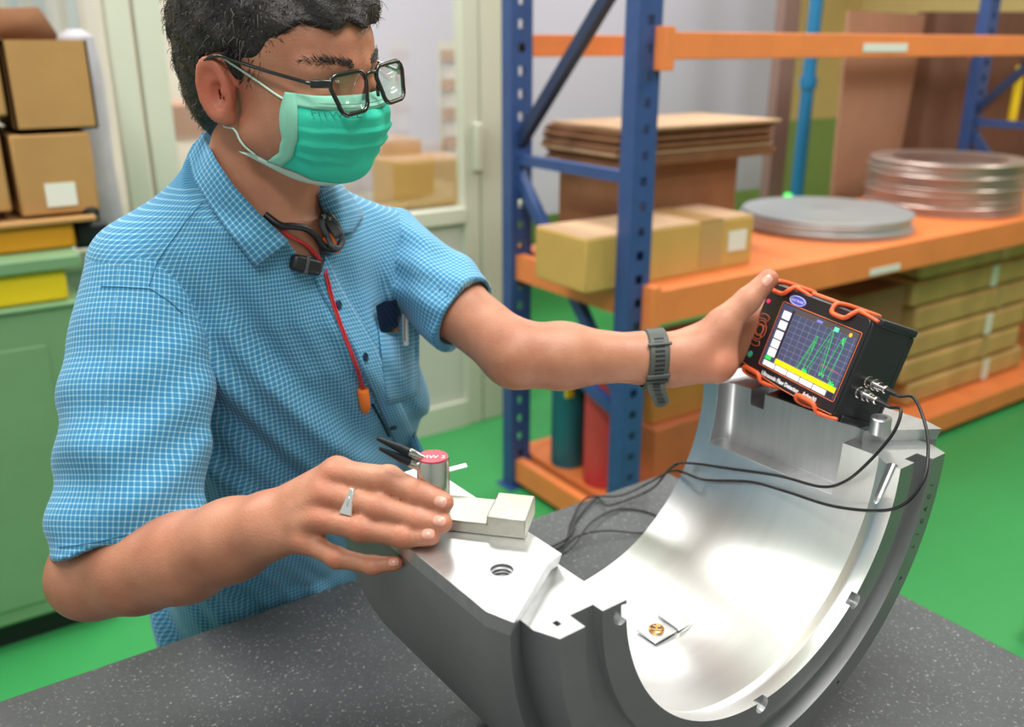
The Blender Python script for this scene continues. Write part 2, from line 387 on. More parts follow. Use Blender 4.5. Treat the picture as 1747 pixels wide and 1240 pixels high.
# goods on the middle shelf
ORD = ['lowest', 'second from the bottom,', 'third from the bottom,', 'fourth from the bottom,', 'fifth from the bottom,', 'sixth from the bottom,', 'seventh from the bottom,', 'eighth from the bottom,', 'ninth from the bottom,', 'tenth from the bottom,', 'eleventh from the bottom,']
SH = -.715
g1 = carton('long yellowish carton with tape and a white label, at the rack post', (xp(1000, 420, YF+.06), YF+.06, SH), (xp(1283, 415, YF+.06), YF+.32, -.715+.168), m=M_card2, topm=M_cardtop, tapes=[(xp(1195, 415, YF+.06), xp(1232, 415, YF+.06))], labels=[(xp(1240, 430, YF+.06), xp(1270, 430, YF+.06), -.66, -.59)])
st = []
zz = SH
w0 = YF+.34
xa, xb = xp(1046, 250, w0), xp(1306, 250, w0)
ztops = zp(1140, 212, w0)
crt = carton('dark brown carton under the flattened cardboard sheets on the rack', (xa+.05, w0+.02, SH), (xb-.12, w0+.36, zp(1100, 280, w0)), m=M_brown)
zb = zp(1100, 280, w0); nsh = 11
for k in range(nsh):
    z0 = zb+(ztops-zb)*k/nsh; z1 = zb+(ztops-zb)*(k+.86)/nsh
    dx = random.uniform(-.02, .02); dy = random.uniform(-.01, .02)
    s = obj('cardboard_sheet', box((xa+dx, w0-.04+dy, z0), (xb+dx, w0+.38+dy, z1)), M_cardtop if k in (3, 10) else M_brown, bevel=.002)
    tag(s, ORD[k]+(' pale' if k == 3 else ' brown')+' flattened cardboard sheet of the pile above the long carton' if k < nsh-1 else 'topmost pale cardboard sheet of the pile above the long carton', 'cardboard', 'flattened cardboard sheets on the middle shelf')
# flat discs
dc = ony(1405, 392, YF+.36)
dcx, dcy = dc[0]+.0, YF+.36
for k in range(5):
    o = obj('steel_disc', lathe([(.0, 0), (.34, 0), (.343, .004), (.343, .010), (.34, .014), (.06, .014), (.06, .010), (0, .010)], (dcx+random.uniform(-.01, .01), dcy+random.uniform(-.01, .01), SH+k*.0142), (0, 0, 1), 64), M_greyplate, smooth=40)
    tag(o, ORD[k]+' flat grey steel disc of the low pile on the shelf' if k < 4 else 'topmost large grey steel disc of the low pile', 'disc', 'grey steel discs in the low pile')
# ring stack
rc = ony(1612, 365, YF+.30)
rx, ry = rc[0]+.05, YF+.36
M_ringa = mat('gasket_ring_metal', (178, 160, 152), .35, metal=.6, noise=.2, nscale=3)
for k in range(9):
    z = SH+k*.026
    o = obj('metal_ring', lathe([(.25, 0), (.335, 0), (.34, .006), (.34, .017), (.335, .022), (.25, .022), (.25, 0)], (rx+random.uniform(-.008, .008), ry+random.uniform(-.008, .008), z), (0, 0, 1), 56, cap=False), M_ringa, smooth=40)
    tag(o, ORD[k]+' metal ring of the tall ring stack' if k < 8 else 'topmost wide metal ring of the tall ring stack', 'ring', 'metal rings stacked on the middle shelf')
# packages on the bottom shelf
B0 = -1.53
M_kraft = mat('kraft_wrap', (196, 154, 96), .6, noise=.18, nscale=7, bump=.6, bscale=12)
px_l, px_r = xp(1545, 600, YF+.1), xp(1740, 560, YF+.1)
ph = .118
for k in range(6):
    dx = random.uniform(-.04, .04)
    z0 = B0+k*ph
    t = thing('wrapped_package', ['lowest wrapped package of the pile on the bottom shelf', 'second wrapped package from the bottom of the pile', 'third wrapped package from the bottom of the pile', 'third wrapped package from the top of the pile', 'second wrapped package from the top of the pile', 'topmost wrapped package of the pile on the bottom shelf'][k], 'package', ((px_l+px_r)/2, YF+.3, z0), group=None)
    obj('wrap', box((px_l+dx, YF+.08, z0+.003), (px_r+dx, YF+.5, z0+ph-.004)), M_kraft, t, bevel=.02, seg=3)
    xm = px_l+(px_r-px_l)*(.62+.03*(k % 2))+dx
    obj('tape', join(box((xm, YF+.077, z0+.01), (xm+.05, YF+.082, z0+ph-.01)), ), M_label if k % 2 == 0 else M_tape, t)
cpx('brown carton beside the pile of packages on the bottom shelf', 1440, 1530, 500, 700, YF+.08, .35, m=M_brown)
zq = B0
carton('reddish brown carton just right of the rack post on the bottom shelf', (xp(1120, 720, YF+.08), YF+.08, B0), (xp(1245, 700, YF+.08), YF+.5, B0+.27), m=mat('reddish_cardboard', (168, 92, 52), .8, noise=.1))
carton('orange brown carton on top of the reddish carton', (xp(1115, 650, YF+.12), YF+.12, B0+.27), (xp(1330, 640, YF+.12), YF+.5, B0+.47), m=mat('orange_cardboard', (178, 112, 50), .8, noise=.1))
for nm, m, l, r, y, lab in (('teal_drum', M_teal, 928, 982, YF+.5, 'teal cylinder with a yellow tag on the bottom shelf'), ('red_drum', M_red, 985, 1048, YF+.3, 'red cylinder on the bottom shelf behind the rack post')):
    x0, x1 = xp(l, 720, y), xp(r, 720, y); rr = (x1-x0)/2*.86; c = ((x0+x1)/2+.04, y, B0)
    t = thing(nm, lab, 'cylinder', c)
    obj('drum_body', lathe([(0, 0), (rr*.96, 0), (rr, .01), (rr, .44), (rr*.9, .47), (rr*.5, .5), (rr*.3, .52), (0, .52)], c, (0, 0, 1), 32), m, t)
    if nm == 'teal_drum': obj('yellow_tag', box((c[0]-.06, y-rr*1.02, B0+.3), (c[0]-.03, y-rr*.8, B0+.38)), M_yellow, t)
# loose things behind and around the rack
pp = thing('blue_pipe', 'upright light blue pipe behind the rack', 'pipe', (xp(1372, 300, 3.6), 3.6, FLOOR))
M_lb = mat('light_blue_pipe', (44, 140, 196), .4)
xq = xp(1378, 150, 3.6); obj('pipe', lathe([(.038, 0), (.038, ZC-FLOOR)], (xq, 3.6, FLOOR), (0, 0, 1), 16), M_lb, pp)
obj('pipe_clamp', lathe([(.05, 0), (.05, .06)], (xq, 3.6, zp(1372, 150, 3.6)), (0, 0, 1), 16), M_lb, pp)
tag(obj('door_frame_post', box((xp(1322, 200, 3.5), 3.5, FLOOR), (xp(1348, 200, 3.5), 3.56, ZC)), mat('mauve_frame', (140, 112, 104), .6)), 'mauve upright frame post behind the rack near the blue pipe', 'post')
def slab(label, pxs, Y, t, m, name='brown_board'):
    pts = [ony(x, y, Y) for x, y in pxs]
    V = [tuple(p) for p in pts]+[(p[0], p[1]+t, p[2]) for p in pts]; n = len(pts)
    o = obj(name, (V, [tuple(range(n)), tuple(range(n, 2*n))[::-1]]+[(i, n+i, n+(i+1) % n, (i+1) % n) for i in range(n)]), m)
    fixn(o); return tag(o, label, 'board')
slab('tall pale brown board leaning behind the disc pile', [(1450, 18), (1580, 24), (1520, 345), (1418, 362)], YB+.25, .02, M_board)
slab('dark brown board standing left of the dark rack post', [(1572, 20), (1760, 20), (1760, 330), (1508, 332)], YB+.32, .02, M_board2)
yl = thing('yellow_tool', 'yellow handled tool hanging at the far right of the rack', 'tool', (xp(1732, 150, YB), YB-.1, -.3))
obj('handle', tube(spline([ony(1742, 112, YB-.1), ony(1736, 150, YB-.1), ony(1726, 205, YB-.1)], 5), .022, 10), M_yellow, yl)
obj('hook', tube(spline([ony(1742, 112, YB-.1), ony(1744, 104, YB-.1), ony(1752, 108, YB-.1)], 4), .006, 6), M_black, yl)
gl = tag(obj('green_indicator', lathe([(.0, 0), (.024, 0), (.024, .03), (0, .04)], ony(1341, 336, 3.4), (0, -1, 0), 12), mat('green_lamp', (90, 230, 110), .4, emit=1.2)), 'small glowing green lamp beside the blue pipe', 'light')
# castor at the right edge
cc = onz(1752, 1095, FLOOR)
cs = thing('castor_stand', 'grey castor of an equipment stand at the right edge', 'castor', cc)
cz = np.array([cc[0]+.02, cc[1]+.0, FLOOR+.05])
obj('wheel', lathe([(.0, 0), (.045, 0), (.05, .006), (.05, .026), (.045, .032), (0, .032)], cz, (.8, -.55, 0), 24), mat('grey_rubber', (120, 122, 124), .6), cs)
obj('fork', box((cz[0]-.01, cz[1]-.02, cz[2]), (cz[0]+.05, cz[1]+.02, cz[2]+.09)), M_white, cs, bevel=.004)
obj('foot', obox((cz[0]+.02, cz[1], cz[2]+.09), (cz[0]+.3, cz[1]-.25, cz[2]+.09), .05, .03), M_white, cs)
# ------------------------------------------------------------ granite table
TZ = -.718; TX, TY = 1.06, 1.052
M_gran = bpy.data.materials.new('dark_granite'); M_gran.use_nodes = True
n, l = nodes(M_gran); p = n['Principled BSDF']; p.inputs['Roughness'].default_value = .55
tc = n.new('ShaderNodeTexCoord'); v1 = n.new('ShaderNodeTexNoise'); v1.inputs['Scale'].default_value = 260; v1.inputs['Detail'].default_value = 3
l.new(tc.outputs['Object'], v1.inputs['Vector']); r1 = n.new('ShaderNodeValToRGB'); l.new(v1.outputs[0], r1.inputs[0])
e = r1.color_ramp.elements; e[0].position = .0; e[0].color = (*lin((62, 64, 67)), 1); e[1].position = .62; e[1].color = (*lin((74, 76, 78)), 1)
q = r1.color_ramp.elements.new(.76); q.color = (*lin((160, 160, 156)), 1)
v2 = n.new('ShaderNodeTexNoise'); v2.inputs['Scale'].default_value = 6; v2.inputs['Detail'].default_value = 5; l.new(tc.outputs['Object'], v2.inputs['Vector'])
mr = n.new('ShaderNodeMapRange'); mr.inputs[1].default_value = .3; mr.inputs[2].default_value = .7; mr.inputs[3].default_value = .8; mr.inputs[4].default_value = 1.2; l.new(v2.outputs[0], mr.inputs[0])
mx = n.new('ShaderNodeVectorMath'); mx.operation = 'SCALE'; l.new(r1.outputs[0], mx.inputs[0]); l.new(mr.outputs[0], mx.inputs['Scale']); l.new(mx.outputs[0], p.inputs['Base Color'])
tt = thing('granite_table', 'dark speckled granite surface table carrying the steel half-ring casing', 'table', (0, .2, FLOOR))
obj('table_slab', box((-1.5, -.55, TZ-.14), (TX, TY, TZ)), M_gran, tt, bevel=.004)
for x in (-1.3, TX-.2):
    for y in (-.4, TY-.2): obj('leg', box((x-.05, y-.05, FLOOR), (x+.05, y+.05, TZ-.2)), M_machine, tt)
obj('table_frame', box((-1.4, -.45, TZ-.2), (TX-.1, TY-.1, TZ-.14)), M_machine, tt)
# ------------------------------------------------------------ steel half-ring casing
def steel(name, rgb, rough, aniso=.0, stretch=(1, 1, 1), bump=.12, bscale=220, noise=.06):
    m = mat(name, rgb, rough, metal=1.0, noise=noise, nscale=14, bump=bump, bscale=bscale, stretch=stretch)
    if aniso: m.node_tree.nodes['Principled BSDF'].inputs['Anisotropic'].default_value = aniso
    return m
M_steel = steel('machined_steel', (206, 206, 208), .38, stretch=(1, 8, 1), bump=.05)
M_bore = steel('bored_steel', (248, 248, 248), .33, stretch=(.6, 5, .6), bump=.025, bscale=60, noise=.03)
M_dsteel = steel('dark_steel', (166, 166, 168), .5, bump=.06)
M_slotdark = mat('slot_shadow_steel', (60, 62, 64), .4, metal=.9)
RC = Vector((.62, .46, -.414)); RYAW = radians(2.5)
RM = Matrix.Translation(RC) @ Matrix.Rotation(RYAW, 4, 'Z'); RMI = RM.inverted()
def rl(p): return np.array(RMI @ Vector(p))
def rw(p): return np.array(RM @ Vector(p))
ring = thing('steel_half_casing', 'big machined steel half-ring casing standing open side up on the granite table', 'machine part', rot=RM)
def halfring(prof, lift=0.0, n=110, liftprof=None):
    m = len(prof); V = []; rows = []
    if lift: V += [(-r, y, lift) for r, y in (liftprof or prof)]; rows.append(0)
    for k in range(n+1):
        a = pi+pi*k/n; rows.append(len(V)); V += [(r*cos(a), y, r*sin(a)) for r, y in prof]
    if lift: rows.append(len(V)); V += [(r, y, lift) for r, y in (liftprof or prof)]
    Fc = []
    for a, b in zip(rows[:-1], rows[1:]):
        for i in range(m): j = (i+1) % m; Fc.append((a+i, a+j, b+j, b+i))
    Fc.append(tuple(range(rows[0], rows[0]+m))[::-1]); Fc.append(tuple(range(rows[-1], rows[-1]+m)))
    return V, Fc
Y = lambda y: y-.46
front = [(.195, Y(.466)), (.221, Y(.466)), (.221, Y(.477)), (.245, Y(.477)), (.245, Y(.459)), (.270, Y(.459)), (.279, Y(.479)), (.279, Y(.541)), (.205, Y(.541)), (.205, Y(.497)), (.197, Y(.486)), (.195, Y(.480))]
rear = [(.297, Y(.484)), (.305, Y(.505)), (.304, Y(.745)), (.207, Y(.745)), (.207, Y(.537)), (.216, Y(.535))]
rearL = [(.297, Y(.480)), (.305, Y(.503)), (.304, Y(.745)), (.207, Y(.745)), (.207, Y(.532)), (.226, Y(.527))]
of = obj('front_flange', halfring(front), M_steel, ring, local=True)
orr = obj('rear_body', halfring(rear, .014, liftprof=rearL), M_steel, ring, local=True)
fixn(of); fixn(orr)
# cuts
def bore_pt(px, py, rad):
    d = rl(ray(px, py))-rl((0, 0, 0)); o = rl((0, 0, 0))
    A = d[0]**2+d[2]**2; B = 2*(o[0]*d[0]+o[2]*d[2]); C = o[0]**2+o[2]**2-rad**2
    t = (-B+sqrt(B*B-4*A*C))/(2*A); return o+d*t
def rbox(lo, hi, r=.012):
    x0, y0, z0 = lo; x1, y1, z1 = hi; pts = []
    for cxx, cyy, a0 in ((x1-r, y1-r, 0), (x0+r, y1-r, 90), (x0+r, y0+r, 180), (x1-r, y0+r, 270)):
        for k in range(5): a = radians(a0+k*22.5); pts.append((cxx+r*cos(a), cyy+r*sin(a)))
    return prism(pts, z0, z1)
hole = rl(onz(856, 972, -.400)); hole2 = rl(onz(1500, 738, -.400))
def slotcut():
    a, b = bore_pt(1524, 790, .197), bore_pt(1497, 852, .199); e = (b-a)*.1; return tube([a-e, a, b, b+e], [.004, .0055, .0055, .003], 12)
cuts = [cutter(cyl((hole[0], hole[1], -.03), (hole[0], hole[1], .03), .0095, 32)),
        cutter(rbox((.15, .062, -.062), (.226, .262, .03), .014)),
        cutter(box((.15, .205, -.006), (.262, .226, .03))),
        cutter(slotcut())]
for c in cuts: c.matrix_world = RM; apply_bool(orr, c)
finish_bool(orr, cuts)
tl = rl(D(1035, 1022, .62)); cuts = []
def lipdent(ang):
    a = radians(ang); return cutter(cyl((.2*cos(a), -.01, .2*sin(a)), (.2*cos(a), .012, .2*sin(a)), .009, 24))
def pin(ang, r=.2575, rad=.0028):
    a = radians(ang); return cutter(cyl((r*cos(a), -.01, r*sin(a)), (r*cos(a), .006, r*sin(a)), rad, 14))
cuts = [cutter(slotcut()), lipdent(183.5), lipdent(-44), lipdent(-90)]
cuts += [pin(a) for a in (-32, -62, -90, -118, -146)]
cuts += [cutter(box((-.262, .012, -.008), (-.257, .018, .02)))]
for c in cuts: c.matrix_world = RM; apply_bool(of, c)
finish_bool(of, cuts)
for o in (of, orr):
    md = o.modifiers.new('bevel', 'BEVEL'); md.width = .0009; md.segments = 2; md.limit_method = 'ANGLE'; md.angle_limit = radians(35)
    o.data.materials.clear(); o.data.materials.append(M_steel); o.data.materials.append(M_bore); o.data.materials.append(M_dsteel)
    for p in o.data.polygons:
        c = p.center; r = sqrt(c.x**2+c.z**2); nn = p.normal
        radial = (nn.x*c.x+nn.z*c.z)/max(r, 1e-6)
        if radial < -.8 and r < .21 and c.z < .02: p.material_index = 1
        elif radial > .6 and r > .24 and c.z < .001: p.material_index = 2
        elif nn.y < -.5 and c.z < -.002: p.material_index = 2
# thread in the hole
thr = []
for k in range(5): thr.append(lathe([(.0096, 0), (.0082, .0011), (.0096, .0022)], (hole[0], hole[1], .011-k*.0035), (0, 0, -1), 24, cap=False))
obj('hole_thread', join(*thr), M_dsteel, ring, local=True)
obj('hole_floor', lathe([(.0, 0), (.0094, 0)], (hole[0], hole[1], -.012), (0, 0, 1), 24, cap=False), M_slotdark, ring, local=True)
# cap screw on the far end
bw = rw((hole2[0], hole2[1], .014))
bt = thing('cap_screw', 'short round steel screw head standing on the far casing end behind the instrument', 'screw', bw)
obj('screw_head', lathe([(.0, -.0), (.0115, 0), (.0115, .017), (.0105, .0185), (.006, .0185), (.0058, .011), (0, .011)], bw, (0, 0, 1), 28), M_steel, bt)
# brass screw in a square plate let into the bore
pc = bore_pt(1120, 1076, .204); ang = atan2(pc[2], pc[0])
eu = np.array([-sin(ang), 0, cos(ang)]); er = np.array([cos(ang), 0, sin(ang)]); ey = np.array([0, 1., 0])
def plate_at(c, hu, hy, t, sk=0.0):
    V = []
    for s in (-.001, t):
        for a, b in ((-1, -1), (1, -1), (1, 1), (-1, 1)): V.append(c+eu*(a*hu)+ey*(b*hy+sk*a)-er*s)
    return V, [(0, 3, 2, 1), (4, 5, 6, 7), (0, 1, 5, 4), (1, 2, 6, 5), (2, 3, 7, 6), (3, 0, 4, 7)]
oi = obj('insert_plate', plate_at(pc, .017, .015, .0015), M_steel, ring, local=True, bevel=.0005); fixn(oi)
oi = obj('insert_plate', plate_at(pc+eu*.030*1-er*.001, .012, .016, .0035), M_bore, ring, local=True, bevel=.0005); fixn(oi)
M_brass = steel('brass', (214, 160, 96), .25)
pw = rw(pc-er*.0015); dw = rw(pc-er)-rw(pc)
bs = thing('brass_screw', 'brass screw in the square insert at the bottom of the bore', 'screw', pw)
obj('screw_head', lathe([(0, 0), (.0088, 0), (.0086, .002), (.0066, .0028), (.0058, .0012), (0, .0012)], pw, dw, 28), M_brass, bs)
for k in range(4):
    a = k*pi/2; s = frame_of(dw); q = pw+s[0]*.002+(s[1]*cos(a)+s[2]*sin(a))*.0042
    obj('drive_slot', lathe([(.0, 0), (.0014, 0), (.0014, .0008), (0, .0008)], q, s[0], 8), M_dsteel, bs)
# engraved marks on the outer rim
Ts = Matrix.Rotation(radians(90), 4, 'X')
for k, ch in enumerate('1CAC1L'):
    a = radians(-8-k*3.2); r = .2575
    Mx = Matrix.Translation(Vector((r*cos(a), Y(.459)-.0002, r*sin(a)))) @ Matrix.Rotation(-(a-radians(90))-pi, 4, 'Y') @ Ts
    text(ch, .009, M_slotdark, ring, Mx, 'stamped_mark', .0001)

# ------------------------------------------------------------ step block on the near casing end
PZ = -.400
b0 = onz(768, 906, PZ); b1 = onz(896, 920, PZ); bd = (b1-b0)/np.linalg.norm(b1-b0); bn = np.array([-bd[1], bd[0], 0])
LB = np.linalg.norm(b1-b0); DB = .046
hh = onz(896, 886, PZ+.0175)
M_block = steel('ground_block_steel', (190, 188, 176), .42, bump=.25, bscale=120, noise=.12)
blk = thing('step_block', 'steel step calibration block lying on the near casing end beside the transducer', 'calibration block', (b0+b1)/2+bn*.02)
s0 = LB*.49
prof = [(-.012, 0), (LB, 0), (LB, .0185), (s0, .0185), (s0, .011), (-.012, .011)]
V = [b0+bd*a+np.array([0, 0, z])+bn*k for k in (0, DB) for a, z in prof]; n6 = 6
o = obj('block_body', (V, [tuple(range(6)), tuple(range(6, 12))[::-1]]+[(i, 6+i, 6+(i+1) % 6, (i+1) % 6) for i in range(6)]), M_block, blk, bevel=.0012); fixn(o)
for a, h in ((s0*.5, .011), (s0+(LB-s0)*.5, .0185)):
    c = b0+bd*a+bn*DB*.5+np.array([0, 0, h])
    obj('stamped_circle', tube([c+.0045*(bd*cos(t)+bn*sin(t)) for t in np.linspace(0, 2*pi, 21)[:-1]], .0004, 5, closed=True), M_label, blk)
# ------------------------------------------------------------ transducer
TB = onz(742, 898, PZ)
M_chrome = steel('chromed_steel', (206, 200, 196), .16, stretch=(6, 6, .5), bump=.03)
tr = thing('ultrasonic_probe', 'small upright steel cylinder probe with a red top held under the fingers', 'probe', TB)
obj('probe_body', lathe([(0, 0), (.0135, 0), (.0140, .001), (.0140, .016), (.0134, .017), (.0140, .018), (.0140, .0655), (.0133, .067), (0, .067)], TB, (0, 0, 1), 40), M_chrome, tr)
M_redcap = mat('red_cap', (190, 36, 66), .3, coat=.5, noise=.15, nscale=200)
obj('red_cap', lathe([(0, .067), (.0131, .067), (.0130, .0682), (0, .0682)], TB, (0, 0, 1), 40), M_redcap, tr)
text('MW 2', .008, M_label, tr, Matrix.Translation(Vector(TB+np.array([-.002, -.0, .0683]))-Vector(mw(tr).translation)) @ Matrix.Rotation(radians(-35), 4, 'Z') @ Matrix.Translation((-.008, -.003, 0)), 'cap_lettering', .0001)
# two plugs leaving its side
M_plug = mat('black_plug', (20, 22, 28), .4)
for dz, (ex, ey_) in ((.062, (676, 762)), (.052, (672, 776))):
    a = TB+np.array([0, 0, dz]); e = D(ex, ey_, .765); d = (e-a)/np.linalg.norm(e-a)
    obj('connector', lathe([(.0032, .011), (.0032, .016), (.0038, .016), (.0038, .024), (.003, .026)], a, d, 14), M_chrome, tr)
    obj('plug', lathe([(.0036, .025), (.0036, .034), (.0022, .048), (.0016, .055)], a, d, 12), M_plug, tr)
# thin feeler strip beyond the probe
f0, f1 = D(757, 803, .845), D(801, 792, .85)
tag(obj('feeler_strip', obox(f0, f1-(f1-f0)*.1, .008, .0012), M_steel, bevel=.0004), 'thin steel strip sticking out behind the probe', 'strip')

# ------------------------------------------------------------ flaw detector
DM = Matrix(((-0.23558373658878415, 0.33073139241953864, -0.9138473883111444, 0.8477223193076516), (-0.9718523938806791, -0.08190953804864318, 0.22089307840005173, 0.639880590350973), (-0.0017965420284374312, 0.9401635887678756, 0.34071865049017946, -0.3294991224429417), (0, 0, 0, 1)))
R3 = DM.to_3x3(); q3 = R3.to_quaternion(); q3.normalize()
DM = Matrix.Translation(DM.translation) @ q3.to_matrix().to_4x4()
dev = thing('flaw_detector', 'black instrument with orange bumpers and a lit screen, tilted on the far casing end', 'instrument', rot=DM)
M_case = mat('instrument_black', (30, 31, 36), .42, bump=.1, bscale=400)
M_bez = mat('bezel_black', (34, 31, 36), .3, noise=.1, nscale=3)
M_org = mat('orange_rubber', (236, 96, 50), .5)
M_oline = mat('orange_print', (226, 112, 66), .5)
HW, HH, DD = .0895, .0575, .062
def rrect(x0, x1, y0, y1, r, n=5):
    pts = []
    for cxx, cyy, a0 in ((x1-r, y1-r, 0), (x0+r, y1-r, 90), (x0+r, y0+r, 180), (x1-r, y0+r, 270)):
        for k in range(n): a = radians(a0+90*k/(n-1)); pts.append((cxx+r*cos(a), cyy+r*sin(a)))
    return pts
obj('case_body', prism(rrect(-HW, HW, -HH, HH, .008), -DD, -.002), M_case, dev, local=True, bevel=.003, seg=3)
obj('front_bezel', prism(rrect(-HW+.001, HW-.002, -HH+.001, HH-.001, .007), -.003, .0005), M_bez, dev, local=True, bevel=.0008)
obj('rear_cover', prism(rrect(-HW+.004, HW-.001, -HH+.003, HH-.003, .008), -DD-.008, -DD), M_case, dev, local=True, bevel=.003, seg=3)
for y0, y1 in ((-HH-.003, -HH+.006), (HH-.006, HH+.003)):
    obj('side_rail', prism(rrect(HW-.02, HW+.002, y0, y1, .003), -DD-.004, -.012), M_case, dev, local=True, bevel=.001)
def loop2(pts, r, m, name, z=.0012, closed=True, z2=None):
    P = [(x, y, (z if z2 is None else z2[i])) for i, (x, y) in enumerate(pts)]
    return obj(name, tube(P, r, 8, closed=closed), m, dev, local=True, smooth=180)
loop2(rrect(-.0545, .0825, -.0415, .0395, .002, 4), .0005, M_oline, 'screen_border', .0006)
loop2([(-.0880, -.040), (-.0880, -.0485), (-.055, -.0525), (-.03, -.0545), (.0, -.0562), (.04, -.0565), (.0870, -.0545)], .0005, M_oline, 'trim_line', .0006, closed=False)
# bumpers: a loop on the front edge going back over the case
M_org2 = M_org
for cx_, sy in ((-.064, 1), (.046, 1), (-.058, -1), (.046, -1)):
    y = sy*(HH+.0005); w = .017
    lo_ = .010 if sy > 0 else .0050
    P = [(cx_-w, sy*(HH-lo_*.7), .003), (cx_-w+.004, sy*(HH-lo_), .003), (cx_+w-.012, sy*(HH-lo_), .003), (cx_+w-.004, sy*(HH-.004), .003), (cx_+w, sy*(HH+.003), -.003), (cx_+w+.005, sy*(HH+.0035), -.02), (cx_+w-.004, sy*(HH+.0035), -.036), (cx_-w+.008, sy*(HH+.0035), -.036), (cx_-w+.002, sy*(HH+.0035), -.012), (cx_-w-.001, sy*(HH+.001), -.001)]
    obj('bumper', tube(spline(P+[P[0]], 4)[:-1], .0028, 8, closed=True), M_org, dev, local=True, smooth=180)
    obj('bumper_tail', tube(spline([P[4], (cx_+w+.012, sy*(HH+.002), .0), (cx_+w+.03, sy*(HH-.001 if sy > 0 else HH-.0005), -.004)], 5), [.0026]*5+[.002]*6, 8), M_org, dev, local=True, smooth=180)
obj('carry_strap', prism(rrect(-.04, .03, -.010, .010, .004), 0, .004), M_oline, dev, local=True, bevel=.001).data.transform(Matrix.Translation((0, HH+.0005, -.03)) @ Matrix.Rotation(radians(-90), 4, 'X'))
# screen
def emat(name, rgb, e=1.0): return mat(name, rgb, .3, emit=e)
E_bg = emat('screen_background', (62, 66, 92), .55); E_top = emat('screen_top_band', (74, 66, 66), .5); E_w = emat('screen_white', (236, 226, 222), .75)
E_y = emat('screen_yellow', (226, 196, 10), .8); E_g = emat('screen_green', (40, 190, 80), .9); E_l = emat('screen_grid', (130, 134, 158), .5)
E_b = emat('screen_blue', (110, 110, 220), .7); E_o = emat('screen_orange', (240, 160, 40), .8); E_r = emat('screen_red', (230, 110, 90), .7); E_c = emat('screen_cyan', (90, 210, 170), .8); E_k = emat('screen_dark', (40, 36, 50), .4)
def rect(name, x0, x1, y0, y1, z, m, par, t=.0002): return obj(name, box((x0, y0, z), (x1, y1, z+t)), m, par, local=True)
scr = rect('screen', -.0525, .0805, -.0400, .0380, .0004, E_bg, dev, .0006)
rect('top_band', -.029, .0805, .031, .0380, .0010, E_top, scr)
rect('left_band', -.0320, -.0275, -.027, .034, .0010, E_k, scr)
gv = [box((-.0275+i*.0115, -.026, .0010), (-.0275+i*.0115+.0003, .031, .0011)) for i in range(10)]+[box((-.0275, -.026+i*.0071, .0010), (.0805, -.026+i*.0071+.0003, .0011)) for i in range(9)]
obj('graph_grid', join(*gv), E_l, scr, local=True)
for i, y in enumerate((.0253, .0129, .0004, -.0109, -.0219)): rect('soft_key', -.0465, -.0325, y-.0048, y+.0048, .0010, E_w, scr)
rect('status_icon', -.0475, -.037, -.032, -.0275, .0010, E_g, scr)
rect('yellow_bar', -.0285, .0790, -.0325, -.0265, .0011, E_y, scr)
for i in range(5):
    x = -.0475+i*.0232; k = rect('menu_key', x, x+.0215, -.0395, -.0335, .0010, E_w, scr)
    rect('key_divider', x+.001, x+.0205, -.0366, -.0363, .0013, E_l, k)
rect('dark_key', .0690, .079, -.0395, -.0335, .0010, E_k, scr)
def peaks(P, r=.00035, m=E_g): return tube([(x, y, .0013) for x, y in P], r, 4)
obj('echo_trace', join(peaks([(.010, -.0255), (.0214, .0176), (.0225, .0176), (.0235, .012), (.0205, -.0245), (.022, -.022), (.0245, -.0255)]),
    peaks([(.0245, -.0255), (.0400, .030), (.0425, .030), (.0440, .026), (.0495, -.018), (.0510, -.0215)]),
    peaks([(.0510, -.0215), (.058, .020), (.0610, .028), (.0640, .028), (.0650, .016), (.0615, -.0215), (.066, -.0215), (.068, -.0235), (.072, -.0215)]),
    peaks([(.012, -.0255), (.0214, .0120), (.0222, -.006)], .0002), peaks([(.030, -.0255), (.0412, .020), (.047, -.022)], .0002), peaks([(.0605, .020), (.063, .027), (.0605, .026), (.0635, .019)], .0005)), E_g, scr, local=True)
obj('gate_marks', join(*[box((a, -.0262, .0012), (a+.004, -.0235, .0014)) for a in (.019, .0235, .0655, .070)]+[box((.047, -.0225, .0012), (.0485, -.019, .0014)), box((.053, -.0225, .0012), (.0545, -.019, .0014))]), E_g, scr, local=True)
obj('red_gate', obox((.043, -.0095, .0014), (.0735, -.0105, .0014), .0002, .0006), E_r, scr, local=True)
rect('blue_tag', .0120, .0215, .0322, .0350, .0012, E_b, scr); rect('cyan_tag', .0422, .0495, .0300, .0348, .0012, E_c, scr)
obj('orange_dot', lathe([(0, 0), (.0024, 0), (.0024, .0003), (0, .0003)], (.0686, .0327, .0011), (0, 0, 1), 16), E_o, scr, local=True)
tx = lambda s, sz, x, y, m=M_white, nm='lettering', b=.0003: text(s, sz, m, dev, Matrix.Translation((x, y, .0006)), nm, .0001, bold=b)
M_wt = mat('white_print', (220, 220, 224), .5)
tx('Ultrasonic Flaw Detector', .0068, -.0435, -.0515, M_wt)
tx('Arjun30', .0072, .034, -.0512, M_wt)
